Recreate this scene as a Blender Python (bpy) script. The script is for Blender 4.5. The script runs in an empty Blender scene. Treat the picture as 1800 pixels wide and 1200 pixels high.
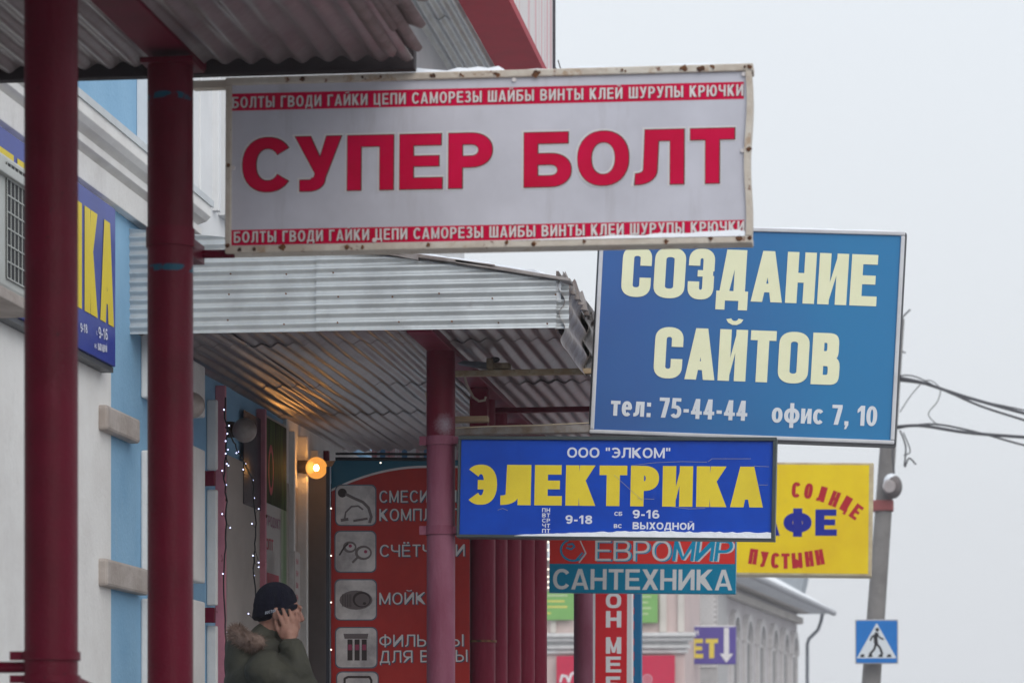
import bpy, bmesh, math, random
from mathutils import Vector, Matrix
random.seed(7)
R = math.radians
S = bpy.context.scene
COL = S.collection
# ------------------------------------------------------------------ camera
YAW, FPX, HZ, ZC = 0.1312, 5000.0, 1350.0, 1.45      # street runs along +Y, eye 1.45 m above the pavement
cam = bpy.data.cameras.new('camera'); camo = bpy.data.objects.new('camera', cam); COL.objects.link(camo)
cam.sensor_width = 36; cam.lens = 36 * FPX / 1800; cam.shift_y = (HZ - 600) / 1800
camo.location = (0, 0, ZC); camo.rotation_euler = (R(90), 0, YAW)
cam.clip_end = 2000; cam.clip_start = .1
cam.dof.use_dof = True; cam.dof.focus_distance = 12.1; cam.dof.aperture_fstop = 6.3; cam.dof.aperture_blades = 8
S.camera = camo
# ------------------------------------------------------------------ world: overcast winter sky
W = bpy.data.worlds.new('World'); S.world = W; W.use_nodes = True
nt = W.node_tree; N = nt.nodes; N.clear()
sky = N.new('ShaderNodeTexSky'); sky.sky_type = 'NISHITA'; sky.sun_disc = False
sky.sun_elevation = R(38); sky.sun_rotation = R(150); sky.dust_density = 6; sky.air_density = 1.5
mx = N.new('ShaderNodeMix'); mx.data_type = 'RGBA'; mx.inputs[0].default_value = .93
geo = N.new('ShaderNodeNewGeometry'); sep = N.new('ShaderNodeSeparateXYZ'); ramp = N.new('ShaderNodeValToRGB')
nz = N.new('ShaderNodeTexNoise'); nz.inputs['Scale'].default_value = 2.2; nz.inputs['Detail'].default_value = 3
nm = N.new('ShaderNodeMath'); nm.operation = 'MULTIPLY_ADD'; nm.inputs[1].default_value = .05; 
ramp.color_ramp.elements[0].position = 0.0; ramp.color_ramp.elements[0].color = (.66, .68, .715, 1)
ramp.color_ramp.elements[1].position = .3; ramp.color_ramp.elements[1].color = (.75, .79, .835, 1)
e = ramp.color_ramp.elements.new(1.0); e.color = (.86, .90, .95, 1)
sc8 = N.new('ShaderNodeVectorMath'); sc8.operation = 'SCALE'; sc8.inputs['Scale'].default_value = 9.9
bg = N.new('ShaderNodeBackground'); bg.inputs['Strength'].default_value = .12
out = N.new('ShaderNodeOutputWorld')
tc = N.new('ShaderNodeTexCoord')
L = nt.links.new
L(tc.outputs['Generated'], sep.inputs[0]); L(tc.outputs['Generated'], nz.inputs['Vector'])
L(nz.outputs['Fac'], nm.inputs[0]); L(sep.outputs['Z'], nm.inputs[2]); L(nm.outputs[0], ramp.inputs[0])
L(ramp.outputs[0], sc8.inputs[0]); L(sky.outputs[0], mx.inputs[6]); L(sc8.outputs[0], mx.inputs[7])
L(mx.outputs[2], bg.inputs['Color']); L(bg.outputs[0], out.inputs[0])
sun = bpy.data.lights.new('sun', 'SUN'); suno = bpy.data.objects.new('sun', sun); COL.objects.link(suno)
sun.energy = 1.3; sun.angle = R(55); sun.color = (1, .97, .93)
sd = Vector((.4, -.8, .62)).normalized()            # towards the sun (behind the camera, street side)
suno.rotation_euler = sd.to_track_quat('Z', 'Y').to_euler()
S.view_settings.view_transform = 'Standard'; S.view_settings.look = 'None'
S.view_settings.exposure = 0.0; S.view_settings.gamma = 1; S.view_settings.use_curve_mapping = False
S.render.engine = 'CYCLES'
S.cycles.max_bounces = 6

# ------------------------------------------------------------------ photogrammetry helpers (metres, world space)
CA, SA = math.cos(YAW), math.sin(YAW)
def k(u): return math.tan(math.atan((u - 900) / FPX) - YAW)
def at(u, v, Y):                     # point seen at (u, v) that stands Y metres down the street
    X = Y * k(u); d = -X * SA + Y * CA
    return Vector((X, Y, ZC + (HZ - v) / FPX * d))
def onx(u, v, X):                    # point seen at (u, v) on the facade plane x = X
    return at(u, v, X / k(u))
# ------------------------------------------------------------------ materials
MATS = {}
def mat(name, c, c2=None, rough=.6, metal=0, scale=6, bump=0, bscale=60, lo=.4, hi=.65, spec=.4, stretch=(1, 1, 1), trans=0, extra=None):
    if name in MATS: return MATS[name]
    m = bpy.data.materials.new(name); m.use_nodes = True; t = m.node_tree; n = t.nodes; l = t.links.new
    b = n['Principled BSDF']; b.inputs['Roughness'].default_value = rough; b.inputs['Metallic'].default_value = metal
    b.inputs['Specular IOR Level'].default_value = spec
    co = n.new('ShaderNodeTexCoord'); mp = n.new('ShaderNodeMapping'); mp.inputs['Scale'].default_value = stretch
    l(co.outputs['Object'], mp.inputs[0])
    if c2 is None: c2 = tuple(x * .86 for x in c)
    no = n.new('ShaderNodeTexNoise'); no.inputs['Scale'].default_value = scale; no.inputs['Detail'].default_value = 6; no.inputs['Roughness'].default_value = .65
    l(mp.outputs[0], no.inputs['Vector'])
    rp = n.new('ShaderNodeValToRGB'); rp.color_ramp.elements[0].position = lo; rp.color_ramp.elements[1].position = hi
    rp.color_ramp.elements[0].color = (*c, 1); rp.color_ramp.elements[1].color = (*c2, 1)
    l(no.outputs['Fac'], rp.inputs[0]); last = rp.outputs[0]
    if extra: last = extra(t, co, mp, last, b)
    l(last, b.inputs['Base Color'])
    if bump:
        n2 = n.new('ShaderNodeTexNoise'); n2.inputs['Scale'].default_value = bscale; n2.inputs['Detail'].default_value = 4
        l(mp.outputs[0], n2.inputs['Vector'])
        bp = n.new('ShaderNodeBump'); bp.inputs['Strength'].default_value = bump; bp.inputs['Distance'].default_value = .01
        l(n2.outputs['Fac'], bp.inputs['Height']); l(bp.outputs[0], b.inputs['Normal'])
    MATS[name] = m; return m
def overlay(color, scale, lo, hi, stretch=(1, 1, 1), amount=1.0):     # stains of one more colour through a noise mask
    def f(t, co, mp, last, b):
        n = t.nodes; l = t.links.new
        m2 = n.new('ShaderNodeMapping'); m2.inputs['Scale'].default_value = stretch; m2.inputs['Location'].default_value = (3, 1, 7)
        l(co.outputs['Object'], m2.inputs[0])
        no = n.new('ShaderNodeTexNoise'); no.inputs['Scale'].default_value = scale; no.inputs['Detail'].default_value = 8; no.inputs['Roughness'].default_value = .7
        l(m2.outputs[0], no.inputs['Vector'])
        r = n.new('ShaderNodeMapRange'); r.inputs['From Min'].default_value = lo; r.inputs['From Max'].default_value = hi; r.inputs['To Max'].default_value = amount
        l(no.outputs['Fac'], r.inputs['Value'])
        x = n.new('ShaderNodeMix'); x.data_type = 'RGBA'; l(r.outputs[0], x.inputs[0]); l(last, x.inputs[6]); x.inputs[7].default_value = (*color, 1)
        return x.outputs[2]
    return f
def both(*fs):
    def f(t, co, mp, last, b):
        for g in fs: last = g(t, co, mp, last, b)
        return last
    return f
def bands(zs, color, half=.011):      # smears of old paint at given heights (world metres)
    def f(t, co, mp, last, b):
        n = t.nodes; l = t.links.new
        g = n.new('ShaderNodeNewGeometry'); s = n.new('ShaderNodeSeparateXYZ'); l(g.outputs['Position'], s.inputs[0])
        no = n.new('ShaderNodeTexNoise'); no.inputs['Scale'].default_value = 30; no.inputs['Detail'].default_value = 5; l(g.outputs['Position'], no.inputs['Vector'])
        for z in zs:
            a = n.new('ShaderNodeMath'); a.operation = 'SUBTRACT'; l(s.outputs['Z'], a.inputs[0]); a.inputs[1].default_value = z
            c = n.new('ShaderNodeMath'); c.operation = 'ABSOLUTE'; l(a.outputs[0], c.inputs[0])
            d = n.new('ShaderNodeMapRange'); d.inputs['From Min'].default_value = half; d.inputs['From Max'].default_value = half * .6; l(c.outputs[0], d.inputs['Value'])
            r = n.new('ShaderNodeMapRange'); r.inputs['From Min'].default_value = .47; r.inputs['From Max'].default_value = .56; l(no.outputs['Fac'], r.inputs['Value'])
            p = n.new('ShaderNodeMath'); p.operation = 'MULTIPLY'; l(d.outputs[0], p.inputs[0]); l(r.outputs[0], p.inputs[1])
            x = n.new('ShaderNodeMix'); x.data_type = 'RGBA'; l(p.outputs[0], x.inputs[0]); l(last, x.inputs[6]); x.inputs[7].default_value = (*color, 1)
            last = x.outputs[2]
        return last
    return f
def splash(c0, rad, color):           # one smeared spot of hoarfrost
    def f(t, co, mp, last, b):
        n = t.nodes; l = t.links.new
        g = n.new('ShaderNodeNewGeometry'); v = n.new('ShaderNodeVectorMath'); v.operation = 'DISTANCE'; l(g.outputs['Position'], v.inputs[0]); v.inputs[1].default_value = c0
        no = n.new('ShaderNodeTexNoise'); no.inputs['Scale'].default_value = 110; no.inputs['Detail'].default_value = 8; no.inputs['Roughness'].default_value = .8; l(g.outputs['Position'], no.inputs['Vector'])
        r0 = n.new('ShaderNodeMapRange'); r0.inputs['From Min'].default_value = rad; r0.inputs['From Max'].default_value = 0; l(v.outputs['Value'], r0.inputs['Value'])
        a = n.new('ShaderNodeMath'); a.operation = 'ADD'; l(r0.outputs[0], a.inputs[0]); l(no.outputs['Fac'], a.inputs[1])
        r1 = n.new('ShaderNodeMapRange'); r1.inputs['From Min'].default_value = .85; r1.inputs['From Max'].default_value = 1.6; l(a.outputs[0], r1.inputs['Value'])
        x = n.new('ShaderNodeMix'); x.data_type = 'RGBA'; l(r1.outputs[0], x.inputs[0]); l(last, x.inputs[6]); x.inputs[7].default_value = (*color, 1)
        return x.outputs[2]
    return f
def emis(name, c, s):
    m = bpy.data.materials.new(name); m.use_nodes = True; b = m.node_tree.nodes['Principled BSDF']
    b.inputs['Base Color'].default_value = (*c, 1); b.inputs['Emission Color'].default_value = (*c, 1); b.inputs['Emission Strength'].default_value = s
    return m
MAR = (.115, .0015, .016)
maroon = mat('maroon_paint', MAR, (.085, .0015, .011), spec=.18, rough=.45, scale=4, bump=.15, bscale=90, extra=both(overlay((.26, .06, .1), 9, .58, .9, (1, 1, .4), .4), overlay((.02, .006, .008), 40, .64, .7), overlay((.22, .12, .13), 60, .7, .74, (1, 1, .3), .5), overlay((.09, .03, .015), 18, .68, .72, (1, 1, .25), .8)))
maroon2 = mat('maroon_paint_smeared', MAR, (.085, .0015, .011), spec=.18, rough=.45, scale=4, bump=.15, bscale=90, extra=both(overlay((.02, .05, .16), 14, .66, .72, amount=.6), overlay((.3, .2, .17), 30, .7, .78, amount=.5),
              bands([ZC + 875 / FPX * 7.6, ZC + 1176 / FPX * 7.6], (.01, .075, .12))))
frosted = mat('frosted_maroon_paint', (.15, .03, .06), (.23, .085, .13), spec=.25, rough=.6, scale=5, bump=.2, bscale=120, lo=.35, hi=.7, stretch=(1, 1, .35), extra=overlay((.4, .28, .32), 60, .62, .9, amount=.5))
deep = mat('dark_maroon_paint', (.14, .004, .022), (.17, .01, .032), spec=.15, rough=.5, scale=5, bump=.2, stretch=(1, 1, .3), extra=overlay((.22, .12, .12), 12, .64, .8, (1, 1, .15), .5))
redbeam = mat('red_metal_paint', (.42, .006, .03), (.36, .006, .026), spec=.15, rough=.5, scale=5)
galv = mat('galvanised_sheet', (.6, .63, .645), (.48, .5, .515), rough=.42, metal=.5, scale=5, bump=.1, bscale=30, extra=overlay((.16, .13, .11), 7, .6, .85, amount=.5))
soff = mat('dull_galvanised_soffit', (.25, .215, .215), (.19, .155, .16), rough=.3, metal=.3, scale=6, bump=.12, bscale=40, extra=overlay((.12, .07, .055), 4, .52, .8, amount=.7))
rustysheet = mat('rusty_sheet', (.36, .33, .32), (.2, .16, .15), rough=.6, metal=.3, scale=9, bump=.2, extra=overlay((.35, .33, .33), 14, .55, .7, amount=.6))
rustysheet2 = mat('brown_sheet_edge', (.22, .18, .175), (.13, .1, .09), rough=.5, metal=.3, scale=9, bump=.2)
darkwood = mat('dark_batten', (.03, .022, .025), rough=.8, scale=12)
snow = mat('snow', (.84, .87, .92), (.78, .82, .88), rough=.75, scale=9, bump=.5, bscale=35)
bluewall = mat('blue_plaster', (.27, .48, .68), (.22, .42, .62), rough=.85, scale=2.5, bump=.25, bscale=50, extra=both(overlay((.42, .5, .56), 3, .58, .85, (1, 1, .3), .6), overlay((.1, .17, .25), 22, .66, .75, amount=.5)))
white = mat('white_plaster', (.82, .81, .79), (.74, .72, .7), rough=.85, scale=3, bump=.25, bscale=40, extra=both(overlay((.4, .37, .34), 4, .56, .85, (1, 1, .35), .6), overlay((.3, .27, .25), 30, .68, .75, amount=.6)))
white2 = mat('clean_white_plaster', (.76, .77, .78), (.7, .71, .72), rough=.8, scale=3, bump=.15, bscale=40, extra=overlay((.45, .44, .43), 5, .6, .85, (1, 1, .2), .5))
stone = mat('dirty_beige_stone', (.47, .42, .39), (.36, .31, .28), rough=.9, scale=6, bump=.4, bscale=40, extra=overlay((.2, .16, .14), 18, .6, .75, amount=.5))
pinkp = mat('pink_paint', (.6, .23, .29), (.52, .19, .25), rough=.6, scale=9, bump=.15, extra=overlay((.2, .05, .06), 20, .62, .7))
beige = mat('beige_panel', (.4, .35, .32), (.34, .3, .27), rough=.7, scale=3, extra=overlay((.2, .16, .14), 25, .68, .75, amount=.5))
black = mat('black_rubber', (.012, .012, .014), rough=.6)
rust = (.16, .05, .018)
rwhite = mat('white_paint_rusting', (.62, .57, .5), (.5, .43, .36), rough=.6, scale=8, bump=.3, bscale=60, extra=both(overlay((.36, .22, .12), 16, .57, .66, amount=.7), overlay(rust, 26, .61, .66), overlay((.03, .015, .01), 34, .7, .73)))
rustm = mat('rust', (.2, .085, .035), (.05, .022, .014), rough=.85, scale=30, bump=.4)
rbar = mat('rusty_beige_bar', (.42, .35, .25), (.3, .2, .11), rough=.7, scale=14, stretch=(1, 1, 1), extra=overlay((.1, .05, .025), 22, .6, .66))
# ------------------------------------------------------------------ object helpers
def inv(p):
    while p is not None and p.parent is not None: p = p.parent
    return p.matrix_basis.inverted() if p is not None else None
def thing(name, label, cat, loc, group=None, rot=None):
    o = bpy.data.objects.new(name, None); o.empty_display_size = .1; COL.objects.link(o)
    o.location = loc
    if rot is not None: o.matrix_basis = Matrix.Translation(Vector(loc)) @ rot.to_4x4()
    o['label'] = label; o['category'] = cat
    if group: o['group'] = group
    return o
def tag(o, label, cat, group=None):
    o['label'] = label; o['category'] = cat
    if group: o['group'] = group
    return o
class MB:
    def __init__(s): s.v = []; s.f = []
    def add(s, vs, fs):
        n = len(s.v); s.v += [Vector(p) for p in vs]; s.f += [tuple(i + n for i in f) for f in fs]; return s
    def box(s, x0, x1, y0, y1, z0, z1):
        return s.add([(x, y, z) for x in (x0, x1) for y in (y0, y1) for z in (z0, z1)],
                     [(0, 1, 3, 2), (4, 6, 7, 5), (0, 4, 5, 1), (2, 3, 7, 6), (0, 2, 6, 4), (1, 5, 7, 3)])
    def obox(s, M, x0, x1, y0, y1, z0, z1):
        n = len(s.v); s.box(x0, x1, y0, y1, z0, z1)
        for i in range(n, len(s.v)): s.v[i] = M @ s.v[i]
        return s
    def prism(s, pts, vec):           # polygon (3d points) extruded along vec
        n = len(pts); vec = Vector(vec); P = [Vector(p) for p in pts]
        return s.add(P + [p + vec for p in P], [tuple(range(n))[::-1], tuple(range(n, 2 * n))] + [(i, (i + 1) % n, (i + 1) % n + n, i + n) for i in range(n)])
    def tube(s, path, r, n=10, cap=True):
        P = [Vector(p) for p in path]; rr = r if isinstance(r, (list, tuple)) else [r] * len(P); b = len(s.v); prev = None
        for i, p in enumerate(P):
            t = (P[min(i + 1, len(P) - 1)] - P[max(i - 1, 0)]).normalized()
            a = prev if prev is not None else (Vector((0, 0, 1)) if abs(t.z) < .9 else Vector((1, 0, 0)))
            x = (a - t * a.dot(t)).normalized(); y = t.cross(x); prev = x
            for j in range(n):
                q = 2 * math.pi * j / n; s.v.append(p + x * math.cos(q) * rr[i] + y * math.sin(q) * rr[i])
        for i in range(len(P) - 1):
            for j in range(n):
                a = b + i * n + j; c = b + i * n + (j + 1) % n; s.f.append((a, c, c + n, a + n))
        if cap: s.f.append(tuple(b + j for j in range(n))[::-1]); s.f.append(tuple(b + (len(P) - 1) * n + j for j in range(n)))
        return s
    def ball(s, c, r, nu=16, nv=10):
        c = Vector(c); r = Vector(r) if hasattr(r, '__len__') else Vector((r, r, r)); b = len(s.v)
        for i in range(nv + 1):
            th = math.pi * i / nv
            for j in range(nu):
                ph = 2 * math.pi * j / nu
                s.v.append(c + Vector((r.x * math.sin(th) * math.cos(ph), r.y * math.sin(th) * math.sin(ph), r.z * math.cos(th))))
        for i in range(nv):
            for j in range(nu):
                a = b + i * nu + j; d = b + i * nu + (j + 1) % nu; s.f.append((a, a + nu, d + nu, d))
        return s
    def build(s, name, m, parent=None, bevel=0, smooth=False, kind=None, segs=2):
        me = bpy.data.meshes.new(name); I = inv(parent)
        vs = [I @ p for p in s.v] if I is not None else s.v
        me.from_pydata([tuple(p) for p in vs], [], s.f); me.materials.append(m)
        if smooth: me.polygons.foreach_set('use_smooth', [True] * len(me.polygons))
        me.update()
        if smooth:
            try: me.set_sharp_from_angle(angle=R(40))
            except Exception: pass
        o = bpy.data.objects.new(name, me); COL.objects.link(o); o.parent = parent
        if bevel:
            bv = o.modifiers.new('bevel', 'BEVEL'); bv.width = bevel; bv.segments = segs; bv.limit_method = 'ANGLE'; bv.angle_limit = R(40)
        if kind: o['kind'] = kind
        return o
def corr(p0, A, B, Nn, per, amp, warp=.0, seed=0, ends=None, nb=8, jag=0):
    """corrugated sheet: corner p0, A across the waves, B along them, Nn normal; real 1.2 mm skin"""
    p0, A, B, Nn = Vector(p0), Vector(A), Vector(B), Vector(Nn).normalized()
    nw = max(1, A.length / per); na = int(nw * 10); rnd = random.Random(seed)
    ph = [rnd.uniform(0, 6) for _ in range(6)]
    m = MB(); rows = []
    for side in (0, 1):
        for j in range(nb + 1):
            fb = j / nb
            for i in range(na + 1):
                fa = i / na; w = math.sin(2 * math.pi * nw * fa) * amp
                q = warp * (math.sin(5 * fa + ph[0] + 3 * fb) * math.sin(4 * fb + ph[1]) + .5 * math.sin(11 * fa + ph[2] - 5 * fb))
                e = (math.sin(17 * fa + ph[3]) + math.sin(31 * fa + ph[4])) * jag * (1 if j in (0, nb) else 0)
                p = p0 + A * fa + B * fb + Nn * (w + q - side * .0012) + B.normalized() * e
                m.v.append(p)
    st = (na + 1) * (nb + 1)
    for j in range(nb):
        for i in range(na):
            a = j * (na + 1) + i; m.f.append((a, a + 1, a + na + 2, a + na + 1)); m.f.append((st + a, st + a + na + 1, st + a + na + 2, st + a + 1))
    for i in range(na):
        a = i; m.f.append((a, st + a, st + a + 1, a + 1)); a = nb * (na + 1) + i; m.f.append((a, a + 1, st + a + 1, st + a))
    for j in range(nb):
        a = j * (na + 1); m.f.append((a, a + na + 1, st + a + na + 1, st + a)); a += na; m.f.append((a, st + a, st + a + na + 1, a + na + 1))
    return m
def snowheap(path, width, hgt, seed=1, nx=5):
    """soft bank of snow over a path [(point, height)], width along `width` vector"""
    rnd = random.Random(seed); m = MB(); P = [Vector(p) for p in path]; wv = Vector(width); n = len(P)
    for i, p in enumerate(P):
        h = hgt * (1 if 0 < i < n - 1 else .15) * rnd.uniform(.65, 1.25)
        for j in range(nx + 1):
            f = j / nx; m.v.append(p + wv * f + Vector((0, 0, h * math.sin(math.pi * min(max(f, .0), 1)) ** .45 if 0 < j < nx else 0)))
    for i in range(n - 1):
        for j in range(nx):
            a = i * (nx + 1) + j; m.f.append((a, a + 1, a + nx + 2, a + nx + 1))
        m.f.append((i * (nx + 1), (i + 1) * (nx + 1), (i + 1) * (nx + 1) + nx, i * (nx + 1) + nx))
    return m
def lerp(a, b, t): return a + (b - a) * t
def line(a, b, n): a, b = Vector(a), Vector(b); return [a.lerp(b, i / n) for i in range(n + 1)]
# ------------------------------------------------------------------ lettering: every glyph is drawn from bars, wedges and bowls
def offset_poly(P, e):
    if not e: return P
    n = len(P); ar = sum(P[i][0] * P[(i + 1) % n][1] - P[(i + 1) % n][0] * P[i][1] for i in range(n))
    if ar < 0: P = P[::-1]
    o = []
    for i in range(n):
        a, b, c = (Vector(P[i - 1]), Vector(P[i]), Vector(P[(i + 1) % n]))
        d1 = (b - a).normalized(); d2 = (c - b).normalized(); n1 = Vector((d1.y, -d1.x)); n2 = Vector((d2.y, -d2.x))
        h = (n1 + n2); h = h / max(h.dot(n1), .35) if h.length > .01 else n1
        o.append(tuple(b + h * e))
    return o
def glyph(ch, w, t, b, n, e):
    out = []
    def Q(*P): out.append(offset_poly(list(P), e))
    def B(x0, y0, x1, y1): Q((x0, y0), (x1, y0), (x1, y1), (x0, y1))
    def arc(cx, cy, rx, ry, a0, a1, tt=None, bb=None):
        tt = tt or t; bb = bb or b; m = max(4, int(abs(a1 - a0) / 12)); ea = math.degrees(e / max(min(rx, ry), .05)) if abs(a1 - a0) < 359 else 0
        def pt(rx, ry, a):
            c, s = math.cos(R(a)), math.sin(R(a))
            return (cx + rx * math.copysign(abs(c) ** (2 / n), c), cy + ry * math.copysign(abs(s) ** (2 / n), s))
        A = [a0 - ea + (a1 - a0 + 2 * ea) * i / m for i in range(m + 1)]
        O = [pt(rx + e, ry + e, a) for a in A]; I = [pt(max(rx - tt - e, .005), max(ry - bb - e, .005), a) for a in A]
        for i in range(m): out.append(('s', [O[i], O[i + 1], I[i + 1], I[i]], len(out) if i == 0 else None))
    def bowl(x1, y0, y1, x0=0):
        ry = (y1 - y0) / 2; rx = min((x1 - x0) * .55, ry * 1.3) if n < 3 else (x1 - x0) * .5; rx = max(rx, t * 1.02)
        B(x0 + t * .5, y0, x1 - rx, y0 + b); B(x0 + t * .5, y1 - b, x1 - rx, y1); arc(x1 - rx, (y0 + y1) / 2, rx, ry, -90, 90)
    c = ch
    if n > 3.2 and c in 'ОСЗ0':
        q = .24; n = 2.35; arc(w / 2, 1 - q, w / 2, q, 0, 180); arc(w / 2, q, w / 2, q, 180, 360)
        if c in 'О0': B(0, q, t, 1 - q); B(w - t, q, w, 1 - q)
        elif c == 'С': B(0, q, t, 1 - q); B(w - t, .62, w, 1 - q); B(w - t, q, w, .385)
        else: B(0, .66, t, 1 - q); B(0, q, t, .35); B(w - t, .56, w, 1 - q); B(w - t, q, w, .47); B(w * .36, .45, w - t * .1, .575)
    elif c in 'О0О': arc(w / 2, .5, w / 2, .5, 0, 360)
    elif c == 'о': arc(w / 2, .37, w / 2, .38, 0, 360)
    elif c == 'С': q = w / 1.85; arc(q, .5, q, .5, 36, 324)
    elif c == 'с': q = w / 1.8; arc(q, .37, q, .38, 40, 320)
    elif c == 'е': arc(w / 2, .37, w / 2, .38, 0, 315); B(t * .7, .32, w - t * .2, .32 + b * .85)
    elif c == 'Э': q = w / 1.82; arc(w - q, .5, q, .5, -134, 134); B(w * .35, .5 - b / 2, w - t * .6, .5 + b / 2)
    elif c == 'А':
        Q((0, 0), (t, 0), (w / 2 + t * .38, 1), (w / 2 - t * .52, 1)); Q((w - t, 0), (w, 0), (w / 2 + t * .52, 1), (w / 2 - t * .38, 1)); B(w * .24, .19, w * .76, .19 + b * .9)
    elif c == 'Б': B(0, 0, t, 1); B(t, 1 - b, w * .93, 1); bowl(w, 0, .61)
    elif c == 'В': B(0, 0, t, 1); bowl(w * .94, .46, 1); bowl(w, 0, .55)
    elif c == 'Г': B(0, 0, t, 1); B(t, 1 - b, w, 1)
    elif c == 'г': B(0, 0, t, .75); B(t, .75 - b, w, .75)
    elif c == 'Д':
        B(0, 0, w, b); B(0, -.18, t * .8, 0); B(w - t * .8, -.18, w, 0); B(w * .9 - t, b, w * .9, 1); B(w * .27, 1 - b, w * .9, 1); Q((w * .1, b), (w * .1 + t * .85, b), (w * .27 + t, 1 - b * .5), (w * .27, 1))
    elif c in 'ЕЁ':
        B(0, 0, t, 1); B(t, 0, w, b); B(t, 1 - b, w * .97, 1); B(t, .5 - b * .42, w * .92, .5 + b * .5)
        if c == 'Ё': B(w * .15, 1.09, w * .4, 1.22); B(w * .6, 1.09, w * .85, 1.22)
    elif c == 'Ж':
        B(w / 2 - t / 2, 0, w / 2 + t / 2, 1)
        for s in (-1, 1):
            g = lambda x: w / 2 + s * x
            Q((g(t * .4), .4), (g(w / 2), 1), (g(w / 2 - t * 1.1), 1), (g(t * .4), .62)); Q((g(t * .4), .4), (g(w / 2 - t * 1.1), 0), (g(w / 2), 0), (g(t * .5), .62))
    elif c == 'З': arc(w * .46, .745, w * .48, .255, -90, 155); arc(w * .46, .28, w * .54, .28, -155, 90); B(w * .32, .5 - b * .4, w * .5, .5 + b * .5)
    elif c in 'ИЙ':
        B(0, 0, t, 1); B(w - t, 0, w, 1); Q((t * .9, .0), (t * .9, .34), (w - t * .9, 1), (w - t * .9, .66))
        if c == 'Й':
            for a_ in range(5):
                p0, p1 = R(195 + a_ * 30), R(195 + a_ * 30 + 30); rx, ry = min(w * .32, .26), .15; th = .055 + t * .2
                Q(*[(w / 2 + (rx - dx) * math.cos(p), 1.235 + (ry - dx * .8) * math.sin(p)) for p, dx in ((p0, 0), (p1, 0), (p1, th), (p0, th))])
    elif c in 'ий': B(0, 0, t, .75); B(w - t, 0, w, .75); Q((t * .9, 0), (t * .9, .27), (w - t * .9, .75), (w - t * .9, .48))
    elif c in 'Кк':
        B(0, 0, t, 1); xa = max(w - t * 1.3, t * 1.06); Q((t * .95, .34), (w * .98, 1), (xa, 1), (t * .95, .64 + t * .15)); Q((t * .95, .62), (t * .95, .38), (max(w - t * 1.25, t * 1.06), 0), (w, 0), (t + (w - t) * .36, .66 if t > .28 else .62))
    elif c == 'Л':
        B(w - t, 0, w, 1); B(w * .2, 1 - b, w - t, 1); Q((w * .2, 1), (w * .2 + t, 1 - b * .3), (w * .17 + t, .28), (w * .17, .28)); arc(0, .28, w * .17 + t, .28, -90, 0)
    elif c in 'лл':
        B(w - t, 0, w, .75); B(w * .22, .75 - b, w - t, .75); Q((w * .22, .75), (w * .22 + t, .75 - b * .3), (w * .17 + t, .24), (w * .17, .24)); arc(0, .24, w * .17 + t, .24, -90, 0)
    elif c == 'М':
        B(0, 0, t, 1); B(w - t, 0, w, 1); Q((t * .85, 1), (t * .85, .62), (w / 2 - t * .35, .06), (w / 2 + t * .4, .06)); Q((w - t * .85, 1), (w - t * .85, .62), (w / 2 + t * .35, .06), (w / 2 - t * .4, .06))
    elif c == 'Н': B(0, 0, t, 1); B(w - t, 0, w, 1); B(t, .5 - b / 2, w - t, .5 + b / 2)
    elif c == 'П': B(0, 0, t, 1); B(w - t, 0, w, 1); B(t, 1 - b, w - t, 1)
    elif c == 'Р': B(0, 0, t, 1); bowl(w, .38, 1)
    elif c == 'Т': B(w / 2 - t / 2, 0, w / 2 + t / 2, 1 - b); B(0, 1 - b, w, 1)
    elif c == 'т': B(w / 2 - t / 2, 0, w / 2 + t / 2, .75 - b); B(0, .75 - b, w, .75)
    elif c == 'У':
        Q((w - t * 1.1, 1), (w, 1), (w * .62, .16), (w * .62 - t * .9, .1)); Q((0, 1), (t * 1.12, 1), (w * .64, .42), (w * .5, .22)); arc(w * .3, .26, w * .36, .26, -95, -12); B(w * .1, 0, w * .3, b)
    elif c == 'Ф': B(w / 2 - t / 2, -.04, w / 2 + t / 2, 1.04); arc(w / 2, .5, w / 2, .38, 0, 360)
    elif c == 'ф': B(w / 2 - t / 2, -.24, w / 2 + t / 2, 1.0); arc(w / 2, .37, w / 2, .38, 0, 360)
    elif c == 'Х': Q((0, 0), (t * 1.2, 0), (w, 1), (w - t * 1.2, 1)); Q((0, 1), (t * 1.2, 1), (w, 0), (w - t * 1.2, 0))
    elif c in 'ЦЩ':
        B(0, 0, t, 1); B(w * .92 - t, 0, w * .92, 1); B(t, 0, w * .92 - t, b); B(w - t * .7, -.18, w, b)
        B(w * .92 - t * .5, 0, w, b)
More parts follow.
